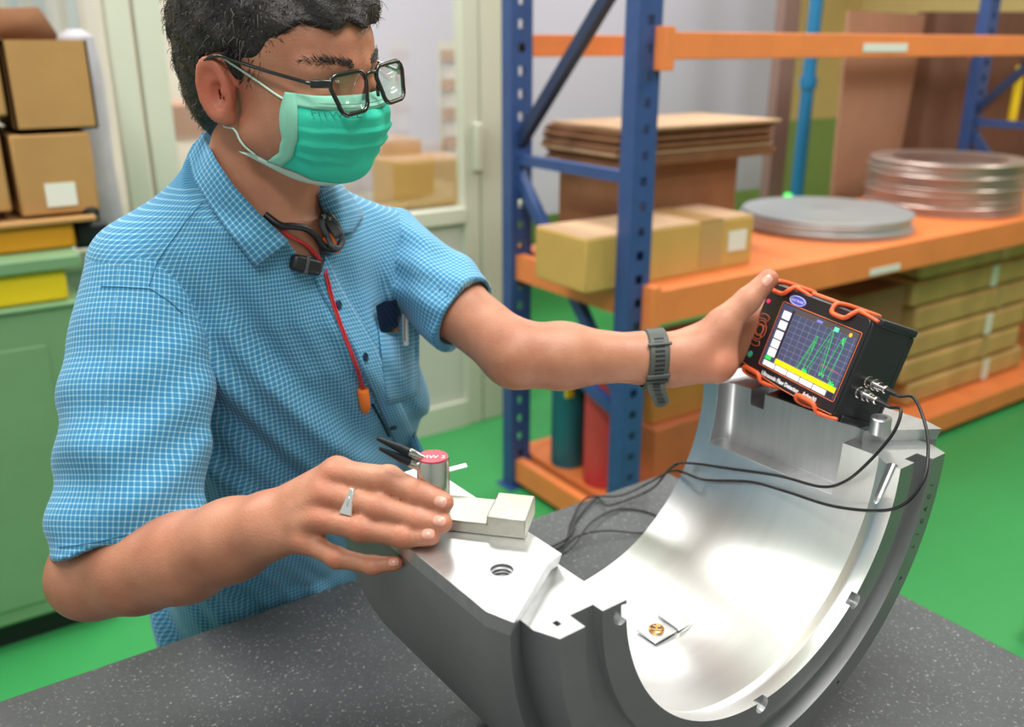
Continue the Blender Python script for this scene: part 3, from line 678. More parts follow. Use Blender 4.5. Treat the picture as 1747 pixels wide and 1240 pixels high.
# round logo badge
a = [( -.0311+.0155*cos(t), .0460+.0062*sin(t)) for t in np.linspace(0, 2*pi, 33)[:-1]]
obj('badge', prism(a, .0005, .001), mat('badge_blue', (82, 84, 190), .4), dev, local=True)
loop2([(-.0311+.0140*cos(t), .0460+.0052*sin(t)) for t in np.linspace(0, 2*pi, 33)[:-1]], .0004, mat('badge_white', (214, 214, 236), .4), 'badge_ring', .0011)
text('ELECTRONIC', .0040, bpy.data.materials['badge_white'], dev, Matrix.Translation((-.0428, .0446, .0011)), 'badge_lettering', .0001)
obj('red_light', lathe([(0, 0), (.0026, 0), (.0022, .0018), (0, .0022)], (-.0800, .0330, .0005), (0, 0, 1), 14), mat('red_led', (240, 40, 90), .3, emit=1.2), dev, local=True)
obj('green_key', lathe([(0, 0), (.0042, 0), (.0038, .0012), (0, .0014)], (-.0759, -.0361, .0005), (0, 0, 1), 20), mat('green_key', (56, 168, 140), .4), dev, local=True)
def keyring(cx_, cy_, rx_, ry_, a0, a1, th, nm='key'):
    ts = np.linspace(radians(a0), radians(a1), 10)
    P = [(cx_+rx_*cos(t), cy_+ry_*sin(t)) for t in ts]+[(cx_+(rx_-th)*cos(t), cy_+(ry_-th)*sin(t)) for t in ts[::-1]]
    if abs(a1-a0) >= 359: P = [(cx_+rx_*cos(t), cy_+ry_*sin(t)) for t in np.linspace(0, 2*pi, 20)[:-1]]
    k = obj(nm, prism(P, .0004, .0014), M_bez, dev, local=True, bevel=.0003)
    obj('key_outline', tube([(x, y, .0013) for x, y in P], .0004, 6, closed=True), M_oline, k, local=True, smooth=180)
keyring(-.0755, -.0035, .0062, .0062, 0, 360, 0, 'centre_key')
keyring(-.0755, -.0035, .0118, .0118, 50, 130, .0045); keyring(-.0755, -.0035, .0118, .0118, 230, 310, .0045)
keyring(-.0755, -.0035, .0118, .0118, -40, 40, .0045); keyring(-.0755, -.0035, .0118, .0118, 140, 220, .0045)
keyring(-.0755, -.0035, .0205, .0205, 60, 120, .006); keyring(-.0755, -.0035, .0205, .0205, 240, 300, .006)
# support slab under the detector, and side sockets
def dl(v): return np.array(DM @ Vector(v))
M_cable = mat('black_cable', (24, 24, 26), .45)
dside = [(HW, -.008, -.026), (HW, -.022, -.020)]
ends = []
DXW = np.array(DM.to_3x3() @ Vector((1, 0, 0)))
for s in dside:
    obj('socket', lathe([(.0, 0), (.0068, 0), (.0068, .003), (.0058, .004), (.0058, .009), (.0066, .009), (.0066, .012), (.0058, .0125), (.0054, .019), (.0046, .020), (.0044, .028), (.003, .030), (0, .030)], s, (1, .0, -.0), 20), M_chrome, dev, local=True)
    obj('strain_relief', lathe([(.0036, .029), (.0034, .034), (.0022, .046), (.0018, .050)], s, (1, 0, 0), 12), M_cable, dev, local=True)
    ends.append(dl((s[0]+.049, s[1], s[2])))
# cables
SPLIT = PZ
e0, e1 = ends
def Bp(px, py, rad=.2): return rw(bore_pt(px, py, rad))
def Bs(px, py, off=.004):
    """point just inside the bore surface (or the pocket) seen at a pixel"""
    p = rl(ray(px, py)*0)  # camera
    q = bore_pt(px, py, .205); w = rw(q); return w*(1-off/np.linalg.norm(w))
cA = spline([e0-DXW*.01, e0, D(1560, 680, e0@F+.0), D(1580, 730, .93), D(1583, 780, .90), D(1575, 820, .89), D(1545, 858, .90), D(1500, 871, .93), Bs(1420, 863, .03), Bs(1340, 838, .012), Bs(1280, 822, .008), Bs(1200, 818, .006), Bs(1150, 803, .004), onz(1110, 822, TZ+.035), onz(1060, 845, TZ+.012), onz(1000, 850, TZ+.006), onz(975, 890, TZ+.004), onz(965, 925, TZ+.004), onz(930, 945, TZ+.004), onz(890, 950, TZ+.004)], 10)
cB = spline([e1-DXW*.01, e1, D(1537, 700, e1@F-.02), D(1523, 740, .93), D(1480, 790, .95), D(1440, 822, .98), Bs(1400, 830, .02), Bs(1330, 812, .010), Bs(1250, 800, .008), Bs(1180, 790, .006), Bs(1146, 797, .004), onz(1110, 835, TZ+.03), onz(1040, 862, TZ+.012), onz(1018, 850, TZ+.006), onz(985, 885, TZ+.004), onz(972, 915, TZ+.007), onz(925, 940, TZ+.004), onz(890, 955, TZ+.004)], 10)
o = obj('probe_cable', tube(cA, .0017, 8), M_cable, smooth=180); tag(o, 'thin black cable looping from the upper socket along the casing rim', 'cable')
o = obj('probe_cable', tube(cB, .0017, 8), M_cable, smooth=180); tag(o, 'thin black cable from the lower socket crossing the bore higher up', 'cable')
cC = spline([onz(890, 952, TZ+.002), onz(945, 948, TZ+.002), onz(985, 915, TZ+.012), onz(1035, 905, TZ+.010), onz(1100, 908, TZ+.002), onz(1120, 880, TZ+.002), onz(1060, 868, TZ+.003), onz(1010, 890, TZ+.010), onz(975, 935, TZ+.014), onz(940, 952, TZ+.002), onz(900, 965, TZ+.002)], 10)
tag(obj('spare_cable', tube(cC, .0015, 8), M_cable, smooth=180), 'thin black cable coiled on the granite behind the casing', 'cable')
# ================================================================ the worker
# ---- signed distance modelling
def vlen(p): return np.sqrt((p*p).sum(-1))
def smin(a, b, k):
    h = np.clip(.5+.5*(b-a)/k, 0, 1); return b+(a-b)*h-k*h*(1-h)
def cap(p, a, b, ra, rb):
    a = np.asarray(a, np.float32); b = np.asarray(b, np.float32); ba = b-a; t = np.clip(((p-a)@ba)/(ba@ba), 0, 1)
    return vlen(p-a-t[:, None]*ba)-(ra+(rb-ra)*t)
def ecap(p, a, b, ra, rb, ax, sq):
    """capsule flattened along ax by factor sq (<1 thinner)"""
    ax = np.asarray(ax, np.float32); ax = ax/np.linalg.norm(ax)
    a = np.asarray(a, np.float32); b = np.asarray(b, np.float32); ba = b-a; t = np.clip(((p-a)@ba)/(ba@ba), 0, 1)
    d = p-a-t[:, None]*ba; c = d@ax; d = d+ax*(c*(1/sq-1))[:, None]
    return (vlen(d)-(ra+(rb-ra)*t))*(.5+.5*sq)
def ell(p, c, r, M=None):
    q = p-np.asarray(c, np.float32)
    if M is not None: q = q@M
    r = np.asarray(r, np.float32); k0 = vlen(q/r); k1 = vlen(q/(r*r)); return k0*(k0-1)/np.maximum(k1, 1e-6)
def chain(p, P, rs, k):
    d = None
    for i in range(len(P)-1):
        e = cap(p, P[i], P[i+1], rs[i], rs[i+1]); d = e if d is None else smin(d, e, k)
    return d
def bounded(fn, lo, hi):
    lo = np.asarray(lo); hi = np.asarray(hi)
    def g(p):
        out = np.full(len(p), 1.0, np.float32); q = np.maximum(np.maximum(lo-p, p-hi), 0)
        dist = vlen(q); m = dist < .0001; out = np.where(m, 1.0, dist+.03).astype(np.float32)
        if m.any(): out[m] = fn(p[m])
        return out
    return g
def nets(fn, lo, hi, h, B=6):
    lo = np.asarray(lo, float); n = (np.ceil((np.asarray(hi)-lo)/h/B).astype(int))
    I = np.stack(np.meshgrid(*[np.arange(k) for k in n], indexing='ij'), -1).reshape(-1, 3)
    c = (lo+(I+.5)*B*h-.5*h).astype(np.float32); d = np.concatenate([fn(q) for q in np.array_split(c, max(1, len(c)//200000))])
    keep = np.abs(d) < B*h*1.25
    V = np.repeat(np.repeat(np.repeat(np.where(d < 0, -1, 1).astype(np.float32).reshape(n), B, 0), B, 1), B, 2)
    L = np.stack(np.meshgrid(*[np.arange(B)]*3, indexing='ij'), -1).reshape(-1, 3)
    K = (I[keep][:, None, :]*B+L[None]).reshape(-1, 3)
    for q in np.array_split(K, max(1, len(K)//300000)):
        V[q[:, 0], q[:, 1], q[:, 2]] = fn((lo+q*h).astype(np.float32))
    S = V < 0; sh = V.shape
    cor = [(i, j, k) for i in (0, 1) for j in (0, 1) for k in (0, 1)]
    cnt = np.zeros([s-1 for s in sh], np.int8)
    for i, j, k in cor: cnt += S[i:sh[0]-1+i, j:sh[1]-1+j, k:sh[2]-1+k]
    A = np.argwhere((cnt > 0) & (cnt < 8)); idx = np.full(cnt.shape, -1, np.int32); idx[tuple(A.T)] = np.arange(len(A))
    vals = np.stack([V[A[:, 0]+i, A[:, 1]+j, A[:, 2]+k] for i, j, k in cor], 1)
    acc = np.zeros((len(A), 3)); w = np.zeros(len(A)); co = np.array(cor)
    for a in range(8):
        for b in range(a+1, 8):
            if abs(co[a]-co[b]).sum() != 1: continue
            va, vb = vals[:, a], vals[:, b]; m = (va < 0) != (vb < 0); t = np.where(m, va/(va-vb+1e-12), 0)
            acc += np.where(m[:, None], co[a]+t[:, None]*(co[b]-co[a]), 0); w += m
    P = lo+(A+acc/w[:, None])*h; Q = []
    for ax in range(3):
        u, v = [(1, 2), (2, 0), (0, 1)][ax]
        s0 = [slice(None)]*3; s1 = [slice(None)]*3; s0[ax] = slice(0, -1); s1[ax] = slice(1, None)
        E = np.argwhere(S[tuple(s0)] != S[tuple(s1)])
        E = E[(E[:, u] > 0) & (E[:, v] > 0) & (E[:, u] < sh[u]-1) & (E[:, v] < sh[v]-1)]
        ins = S[E[:, 0], E[:, 1], E[:, 2]]
        eu_ = np.eye(3, dtype=int)[u]; ev_ = np.eye(3, dtype=int)[v]
        q = [E-eu_-ev_, E-ev_, E, E-eu_]; q = np.stack([idx[tuple(x.T)] for x in q], 1)
        q[~ins] = q[~ins][:, ::-1]; Q.append(q[(q >= 0).all(1)])
    return P, np.vstack(Q)
def march(fn, px, py, off=0.0, d0=.5, d1=1.8):
    """first point of a surface seen at a pixel"""
    r = ray(px, py); r = r/np.linalg.norm(r); t = d0
    for _ in range(90):
        d = float(fn((r*t)[None].astype(np.float32))[0]); t += d*.7
        if d < .0004 or t > d1: break
    return r*(t-off)
def grad(fn, p, e=.002):
    q = np.array([p+e*np.eye(3)[i]*s for i in range(3) for s in (1, -1)], np.float32); v = fn(q)
    g = np.array([v[0]-v[1], v[2]-v[3], v[4]-v[5]], float); return g/(np.linalg.norm(g)+1e-9)

# ---- pose
SR, ER, WR = D(243, 462, .985), D(170, 976, .95), D(452, 898, .835)
SL, EL, WL = D(655, 425, 1.20), D(880, 605, 1.09), D(1140, 612, 1.11)
HC = D(474, 141, .955)
fh = .86*R-.47*F-.21*U; fh = fh/np.linalg.norm(fh); uh = .05*R-.33*F+.945*U; uh = uh-fh*(uh@fh); uh /= np.linalg.norm(uh); rh = np.cross(fh, uh)
uh = uh*cos(radians(5))+rh*sin(radians(5)); rh = np.cross(fh, uh)
HM = np.stack([rh, fh, uh], 1)                     # head local (x = his right, y = forward, z = up)
def HP(x, y, z): return HC+HM@np.array([x, y, z])
H32 = HM.astype(np.float32); HC32 = HC.astype(np.float32)
NB = np.array([.345, 1.00, -.185])
def head(p):
    q = (p-HC32)@H32
    qs = q.copy(); qa = q.copy(); qa[:, 0] = np.abs(qa[:, 0])
    d = ell(q, (0, -.012, .052), (.076, .099, .088))
    d = smin(d, ell(q, (0, .045, .0), (.064, .062, .075)), .03)
    d = smin(d, ell(q, (0, .052, .045), (.058, .063, .046)), .02)
    d = smin(d, ell(q, (0, .045, -.046), (.053, .055, .042)), .03)
    d = smin(d, ell(q, (0, .088, -.073), (.022, .020, .017)), .03)
    d = smin(d, cap(qa, (.058, .018, -.045), (.030, .070, -.068), .014, .014), .03)      # jaw line
    d = smin(d, ell(qa, (.045, .068, -.026), (.022, .024, .024)), .025)                  # cheek
    d = smin(d, cap(qa, (.010, .105, .022), (.046, .085, .021), .008, .007), .016)       # brow ridge
    d = -smin(-d, ell(qa, (.032, .118, .002), (.018, .018, .012)), .012)                 # socket
    d = smin(d, ell(qa, (.032, .087, .000), (.0145, .0155, .0125)), .004)                # lid over the eyeball
    d = smin(d, cap(q, (0, .103, .010), (0, .117, -.026), .007, .0100), .012)            # nose
    d = smin(d, ell(qa, (.010, .107, -.030), (.009, .011, .008)), .008)
    d = smin(d, ell(q, (0, .100, -.052), (.024, .012, .012)), .012)                      # lips
    # ear
    tilt = radians(-12); ct, st_ = cos(tilt), sin(tilt)
    e = qa-np.array([.078, -.006, .0], np.float32); ey2 = e[:, 1]*ct-e[:, 2]*st_; ez2 = e[:, 1]*st_+e[:, 2]*ct
    ex = e[:, 0]-.25*(-ey2)*.9
    ey2 = ey2/.88; ez2 = ez2/.9; out = np.sqrt((ey2/.0195)**2+(ez2/.0335)**2)
    plate = np.maximum((out-1)*.019, np.abs(ex)-.0045)
    rim = np.sqrt(((out-.86)*.019)**2+(ex-.003)**2)-.0042
    conch = np.sqrt((((ey2-.004)/.010))**2+((ez2+.006)/.015)**2+((ex-.006)/.0085)**2)-1
    ear = smin(plate, rim, .003); ear = np.maximum(ear, -conch*.008)
    ear = smin(ear, np.sqrt((ey2-.012)**2+(ez2+.004)**2+(ex-.0)**2)-.0062, .004)         # tragus
    ear = smin(ear, ell(np.stack([ex, ey2, ez2], 1), (.0, .006, -.031), (.005, .008, .009)), .005)
    d = smin(d, ear, .006)
    return d
head_b = bounded(head, HC-.17, HC+.17)
def neck(p):
    d = cap(p, HP(0, -.022, -.04), NB, .054, .062)
    return d
# right hand
rhand_f = {
 'index': ([D(574, 806, .805), D(663, 818, .785), D(718, 843, .775), D(757, 857, .768)], [.0120, .0116, .0108, .0088]),
 'middle': ([D(556, 842, .800), D(648, 866, .778), D(712, 885, .770), D(755, 892, .765)], [.0120, .0112, .0102, .0086]),
 'ring': ([D(548, 884, .797), D(616, 902, .776), D(690, 915, .768), D(735, 914, .765)], [.0110, .0102, .0096, .0082]),
 'pinky': ([D(520, 922, .803), D(574, 951, .790), D(636, 964, .784), D(674, 961, .782)], [.0100, .0086, .0078, .0068])}
thumb_r = ([D(505, 868, .85), D(588, 868, .842), D(662, 880, .826), D(716, 884, .812)], [.015, .0125, .011, .0085])
def rhand(p):
    w = WR; d = None
    for nm, (P, rs) in rhand_f.items():
        e = chain(p, P, rs, .003)
        for q, r_ in ((P[1], rs[1]*1.06), (P[2], rs[2]*1.03)): e = smin(e, cap(p, q-.001*F, q+.001*F, r_, r_), .004)
        d = e if d is None else np.minimum(d, smin(d, e, .0018))
    pal = None
    for nm, rw_ in (('index', .0165), ('middle', .0160), ('ring', .0155), ('pinky', .0145)):
        M0 = rhand_f[nm][0][0]; off = (np.array([rhand_f['index'][0][0], rhand_f['pinky'][0][0]]).mean(0)-M0)*.55
        e = cap(p, w+(-off)*.55+F*.004, M0+F*.004, .020, rw_*.82); pal = e if pal is None else smin(pal, e, .012)
    d = smin(d, pal, .009)
    t = chain(p, thumb_r[0], thumb_r[1], .004); t = smin(t, cap(p, w+F*.012, thumb_r[0][0], .018, .0165), .01)
    d = smin(d, t, .010)
    for nm in ('index', 'middle', 'ring'):                                   # tendon relief
        M0 = rhand_f[nm][0][0]; d = smin(d, cap(p, M0-F*.009, M0*.6+w*.4-F*.010, .0045, .003), .012)
    return d
allp = np.array([q for P, _ in rhand_f.values() for q in P]+thumb_r[0]+[WR])
rhand_b = bounded(rhand, allp.min(0)-.045, allp.max(0)+.045)
# left hand, holding the instrument
DXv = np.array(DM.to_3x3() @ Vector((1, 0, 0))); DYv = np.array(DM.to_3x3() @ Vector((0, 1, 0))); DZv = np.array(DM.to_3x3() @ Vector((0, 0, 1)))
def LP(x, y, z): return dl((x, y, z))
tip = LP(-HW+.004, HH-.002, .0085)
thumb_l = ([D(1188, 600, 1.105), D(1232, 553, 1.105), D(1276, 512, 1.10), D(1311, 476, 1.098)], [.023, .0195, .0152, .0120])
lf = {}
for i, nm in enumerate(('index', 'middle', 'ring', 'pinky')):
    y = HH-.022-i*.021
    lf[nm] = ([LP(-HW-.018, y, -.052), LP(-HW-.006, y+.002, -DD-.022), LP(-HW+.030, y+.003, -DD-.018), LP(-HW+.052, y+.003, -DD-.0165)], [.0115, .010, .0092, .008])
def lhand(p):
    d = None
    for nm, (P, rs) in lf.items():
        e = chain(p, P, rs, .003); d = e if d is None else np.minimum(d, smin(d, e, .0018))
    w = WL; pal = None
    for i, nm in enumerate(lf):
        M0 = lf[nm][0][0]; e = cap(p, w+DYv*(.010-.007*i), M0, .021, .0155); pal = e if pal is None else smin(pal, e, .012)
    d = smin(d, pal, .01)
    d = smin(d, cap(p, w-U*.010+R*.01, D(1222, 628, 1.10), .022, .0185), .016)
    t = chain(p, thumb_l[0], thumb_l[1], .006); t = smin(t, cap(p, w, thumb_l[0][0], .020, .021), .012)
    t = smin(t, cap(p, D(1236, 566, 1.105), D(1234, 618, 1.108), .016, .018), .014)
    d = smin(d, t, .014)
    return d
allq = np.array([q for P, _ in lf.values() for q in P]+thumb_l[0]+[WL])
lhand_b = bounded(lhand, allq.min(0)-.045, allq.max(0)+.045)
# torso inside the shirt
TK = np.array([  # z, cx, cy, a (sideways), b (front to back)
 (-1.02, .400, 1.215, .160, .120), (-.90, .402, 1.215, .180, .128), (-.80, .402, 1.215, .182, .130), (-.70, .400, 1.200, .176, .130), (-.58, .406, 1.148, .182, .128),
 (-.46, .400, 1.095, .182, .124), (-.36, .385, 1.062, .176, .115), (-.29, .362, 1.040, .158, .098), (-.235, .356, 1.022, .122, .080), (-.19, .350, 1.008, .085, .066), (-.14, .346, .998, .06, .055)])
def torso(p, g=0.0):
    z = p[:, 2]; c = [np.interp(z, TK[:, 0], TK[:, k]) for k in range(1, 5)]
    x = p[:, 0]-c[0]; y = p[:, 1]-c[1]; x, y = x-y*.12*0, y-x*.10
    a = c[2]+g; b = c[3]+g
    k0 = np.sqrt((x/a)**2+(y/b)**2); k1 = np.sqrt((x/(a*a))**2+(y/(b*b))**2)
    return k0*(k0-1)/np.maximum(k1, 1e-5)
Rw = .056
def body(p):
    t = np.maximum(torso(p), np.maximum(p[:, 2]+.19, -1.0-p[:, 2]))
    d = smin(t, neck(p), .03)
    d = smin(d, cap(p, SR, NB+np.array([-.02, .01, -.035]), .044, .052), .03)
    d = smin(d, cap(p, SL, NB+np.array([.02, .01, -.035]), .044, .052), .03)
    d = smin(d, cap(p, SR*.75+NB*.25, NB+np.array([-.01, .02, .035]), .036, .045), .03)
    d = smin(d, cap(p, SL*.75+NB*.25, NB+np.array([.01, .02, .035]), .036, .045), .03)
    mr = SR*.5+ER*.5
    d = smin(d, chain(p, [SR, mr, ER], [.046, .044, .040], .02), .02)
    f1 = ER*.68+WR*.32+F*.0
    d = smin(d, chain(p, [ER+U*.002, D(235, 966, .925), D(318, 950, .895), D(395, 921, .862), WR], [.0415, .0420, .0390, .0335, .0305], .03), .03)
    d = smin(d, ell(p, ER+D(122, 988, .95)-D(150, 972, .95)+U*.0, (.029, .029, .029)), .03)
    ml = SL*.5+EL*.5; g1 = EL*.7+WL*.3
    d = smin(d, chain(p, [SL, ml, EL], [.044, .040, .0370], .02), .02)
    d = smin(d, chain(p, [EL, g1, WL*.85+EL*.15, WL], [.0380, .0375, .0280, .0270], .02), .02)
    return d
def skin(p):
    d = body(p); d = smin(d, head_b(p), .016); d = smin(d, rhand_b(p), .012); d = smin(d, lhand_b(p), .012)
    return d
M_skin = bpy.data.materials.new('skin'); M_skin.use_nodes = True
n, l = nodes(M_skin); p = n['Principled BSDF']; p.inputs['Roughness'].default_value = .48
p.inputs['Subsurface Weight'].default_value = .12; p.inputs['Subsurface Radius'].default_value = (.012, .005, .003); p.inputs['Subsurface Scale'].default_value = .5
tc = n.new('ShaderNodeTexCoord'); t1 = n.new('ShaderNodeTexNoise'); t1.inputs['Scale'].default_value = 22; t1.inputs['Detail'].default_value = 4; l.new(tc.outputs['Object'], t1.inputs['Vector'])
rp = n.new('ShaderNodeValToRGB'); l.new(t1.outputs[0], rp.inputs[0]); e = rp.color_ramp.elements
e[0].position = .3; e[0].color = (*lin((172, 110, 84)), 1); e[1].position = .72; e[1].color = (*lin((194, 136, 108)), 1)
at = n.new('ShaderNodeAttribute'); at.attribute_name = 'tone'
m1 = n.new('ShaderNodeMix'); m1.data_type = 'RGBA'; l.new(rp.outputs[0], m1.inputs[6]); m1.inputs[7].default_value = (*lin((196, 96, 74)), 1); l.new(at.outputs['Fac'], m1.inputs[0])
l.new(m1.outputs[2], p.inputs['Base Color'])
t2 = n.new('ShaderNodeTexNoise'); t2.inputs['Scale'].default_value = 420; t2.inputs['Detail'].default_value = 3; l.new(tc.outputs['Object'], t2.inputs['Vector'])
b_ = n.new('ShaderNodeBump'); b_.inputs['Strength'].default_value = .4; b_.inputs['Distance'].default_value = .001; l.new(t2.outputs[0], b_.inputs['Height']); l.new(b_.outputs[0], p.inputs['Normal'])

ho = thing('person', 'man with short dark hair in a blue checked short-sleeved shirt, leaning over the steel casing', 'person', (.385, 1.22, FLOOR))
PV, PF = nets(skin, (-.02, .52, -1.04), (1.0, 1.36, .16), .0024)
# keep only the visible parts of the body: all of it stays one continuous surface
bo = obj('body', (PV, PF), M_skin, ho, smooth=180)
def blob(c, r, amt): return amt*np.exp(-((PV-c)**2).sum(1)/(r*r))
tone = np.zeros(len(PV))
for P, rs in rhand_f.values():
    for q in P[1:3]: tone += blob(q-F*.009, .008, .30)
    tone += blob(P[0]-F*.01, .012, .25); tone += blob(P[3], .011, .30)
tone += blob(HP(.088, -.006, .005), .032, .85); tone += blob(thumb_l[0][3], .014, .4); tone += blob(D(1225, 625, 1.09), .03, .3)
tone += blob(HP(0, .12, -.0), .03, .25)
a_ = bo.data.attributes.new('tone', 'FLOAT', 'POINT'); a_.data.foreach_set('value', np.clip(tone, 0, 1).astype(np.float32))
# ---- shirt
def tor_uv(p):
    z = p[:, 2]; cxx = np.interp(z, TK[:, 0], TK[:, 1]); cyy = np.interp(z, TK[:, 0], TK[:, 2])
    vv = np.r_[0, np.cumsum(np.hypot(np.diff(TK[:, 0]), np.diff(TK[:, 3])))]
    return np.stack([np.arctan2(p[:, 0]-cxx, -(p[:, 1]-cyy-.0))*.165, np.interp(z, TK[:, 0], vv), 0*z], 1)
def arm_uv(A, B, r):
    d = (B-A)/np.linalg.norm(B-A); s = np.cross(d, F); s /= np.linalg.norm(s); t = np.cross(d, s)
    def g(p): q = p-A; return np.stack([np.arctan2(q@s, q@t*-1)*r, q@d, 0*q[:, 0]], 1)
    return g
n1 = (.86*R+.50*U).astype(np.float32); n2 = (.97*R+.22*U).astype(np.float32); R32 = R.astype(np.float32); U32 = U.astype(np.float32); F32 = F.astype(np.float32)
def folds(p):
    a = p@n1; b = p@n2; h = p@U32; g = p@R32
    w = .5+.5*np.sin(g*17+h*9+.7)
    f = .0052*np.sin(a*118+2.2*np.sin(h*13+1)+1.3*np.sin(g*22))*w
    f += .0030*np.sin(b*190+2.5*np.sin(h*21))*(1-w)
    f += .0078*np.sin(a*52+1.6*np.sin(h*9))
    return f
AH = SR*.72+ER*.28
def shirt_t(p):
    d = torso(p, .013)
    d = smin(d, cap(p, SR, NB+np.array([-.03, .01, -.035]), .058, .062), .03)
    d = smin(d, cap(p, SL, NB+np.array([.03, .01, -.035]), .056, .062), .03)
    d = smin(d, cap(p, SR*.66+NB*.34+np.array([0, .01, .012]), NB+np.array([-.015, .018, .036]), .048, .052), .03)
    d = smin(d, cap(p, SL*.72+NB*.28, NB+np.array([.015, .018, .030]), .044, .050), .03)
    return d
HEM = -.842
def shirt(p):
    d = shirt_t(p)+folds(p)*np.clip((-.20-p[:, 2])/.1, 0, 1)
    d = np.maximum(d, HEM-p[:, 2]+.006*np.sin(p[:, 0]*30))
    nk = cap(p, HP(0, -.022, -.04), NB-np.array([0, 0, .01]), .050, .060)-.002
    d = np.maximum(d, -nk)
    vop = cap(p, NB+np.array([.03, -.055, .01]), NB+np.array([.052, -.100, -.062]), .040, .008)
    d = np.maximum(d, -smin(vop, vop, .001))
    return np.maximum(d, (p[:, 2]+.092+.85*(1.05-p[:, 1]))*.8)
def cloth_mat(name, k=1.0):
    m = bpy.data.materials.new(name); m.use_nodes = True; n, l = nodes(m); p = n['Principled BSDF']
    p.inputs['Roughness'].default_value = .85; p.inputs['Sheen Weight'].default_value = .15
    at = n.new('ShaderNodeAttribute'); at.attribute_name = 'cloth'; sp = n.new('ShaderNodeSeparateXYZ'); l.new(at.outputs['Vector'], sp.inputs[0])
    outs = []
    def M(op, a, b=None, c=None):
        q = n.new('ShaderNodeMath'); q.operation = op
        for i, v in enumerate((a, b, c)):
            if v is None: continue
            if isinstance(v, (int, float)): q.inputs[i].default_value = v
            else: l.new(v, q.inputs[i])
        return q.outputs[0]
    for ax, ph in ((0, .13), (1, .4)):
        s = M('MULTIPLY', sp.outputs[ax], 1/.0056); s = M('ADD', s, 100+ph)
        fr = M('FRACT', s); tri = M('ABSOLUTE', M('SUBTRACT', fr, .5))
        line = n.new('ShaderNodeMapRange'); line.interpolation_type = 'SMOOTHSTEP'; l.new(tri, line.inputs[0]); line.inputs[1].default_value = .30; line.inputs[2].default_value = .40
        alt = M('FRACT', M('MULTIPLY', M('FLOOR', s), .5)); wt = M('ADD', M('MULTIPLY', alt, .36), .72)
        outs.append(M('MULTIPLY', line.outputs[0], wt))
    sm = M('ADD', outs[0], outs[1])
    rp = n.new('ShaderNodeValToRGB'); l.new(M('MULTIPLY', sm, .5), rp.inputs[0]); e = rp.color_ramp.elements
    e[0].position = 0; e[0].color = (*lin((50, 126, 172)), 1); e[1].position = .95; e[1].color = (*lin((184, 208, 220)), 1)
    q = rp.color_ramp.elements.new(.46); q.color = (*lin((108, 170, 202)), 1)
    no = n.new('ShaderNodeTexNoise'); no.inputs['Scale'].default_value = 9; l.new(at.outputs['Vector'], no.inputs['Vector'])
    mr = n.new('ShaderNodeMapRange'); mr.inputs[3].default_value = .93; mr.inputs[4].default_value = 1.07; l.new(no.outputs[0], mr.inputs[0])
    vm = n.new('ShaderNodeVectorMath'); vm.operation = 'SCALE'; l.new(rp.outputs[0], vm.inputs[0]); l.new(mr.outputs[0], vm.inputs['Scale']); l.new(vm.outputs[0], p.inputs['Base Color'])
    wv = n.new('ShaderNodeTexNoise'); wv.inputs['Scale'].default_value = 60; wv.inputs['Detail'].default_value = 4; l.new(at.outputs['Vector'], wv.inputs['Vector'])
    bp = n.new('ShaderNodeBump'); bp.inputs['Strength'].default_value = .35; bp.inputs['Distance'].default_value = .003; l.new(wv.outputs[0], bp.inputs['Height']); l.new(bp.outputs[0], p.inputs['Normal'])
    return m
M_cloth = cloth_mat('blue_check_cloth')
def setuv(o, uv):
    a = o.data.attributes.new('cloth', 'FLOAT_VECTOR', 'POINT'); a.data.foreach_set('vector', np.asarray(uv, np.float32).ravel())
SV, SF = nets(shirt, (.10, .82, -.87), (.72, 1.37, -.07), .003)
sh = obj('shirt', (SV, SF), M_cloth, ho, smooth=180); setuv(sh, tor_uv(SV)); sh['label'] = 'blue shirt with a fine white check'
# sleeves
CR = D(206, 925, .94); sd_ = (CR-SR)/np.linalg.norm(CR-SR)
hemR = (.16*R-.987*U)*.96-F*.22; hemR /= np.linalg.norm(hemR)
wide = R*.96+U*.12; wide -= sd_*(wide@sd_); wide /= np.linalg.norm(wide); thin_ = np.cross(sd_, wide)
LR = np.linalg.norm(CR-SR)
def sleeve_r(p):
    q = p-SR.astype(np.float32); t = q@sd_; a = q@wide; b = q@thin_
    u = np.clip(t/LR, -.2, 1.2)
    off = np.interp(u, [-.1, .25, .6, 1.], [.0, .004, .006, .004])
    ra = np.interp(u, [-.12, 0, .12, .3, .55, .8, 1.0, 1.15], [.040, .058, .066, .075, .080, .078, .071, .070]); rb = np.interp(u, [-.12, 0, .3, .6, 1.15], [.04, .058, .062, .064, .064])
    k0 = np.sqrt(((a-off)/ra)**2+(b/rb)**2); d = (k0-1)*rb
    h = p@U32; g = p@R32
    d = d+.0028*np.sin(h*95-g*60+2*np.sin(g*30))*np.clip(u*1.5, 0, 1)+.0030*np.sin(h*40+g*45+1.0)*np.clip(u*1.4-.2, 0, 1)
    d = smin(d, 9+0*d, .001)
    d = np.maximum(d, -t-.030*np.sqrt(np.clip(1-(a/.07)**2, 0, 1))+.0)
    cut = (p-CR.astype(np.float32))@hemR.astype(np.float32)-.010+.0035*np.sin(g*75)
    inner = np.maximum((np.sqrt(((a-off)/(ra-.013))**2+(b/(rb-.013))**2)-1)*rb, -cut-.035)
    return np.maximum(np.maximum(d, cut), -inner)
bbR = np.array([SR, CR])
V_, F_ = nets(sleeve_r, bbR.min(0)-.11, bbR.max(0)+.11, .003)
slr = obj('sleeve', (V_, F_), M_cloth, sh, smooth=180); setuv(slr, arm_uv(SR, CR, .07)(V_))
CL = SL*.36+EL*.64; dL = (CL-SL)/np.linalg.norm(CL-SL)
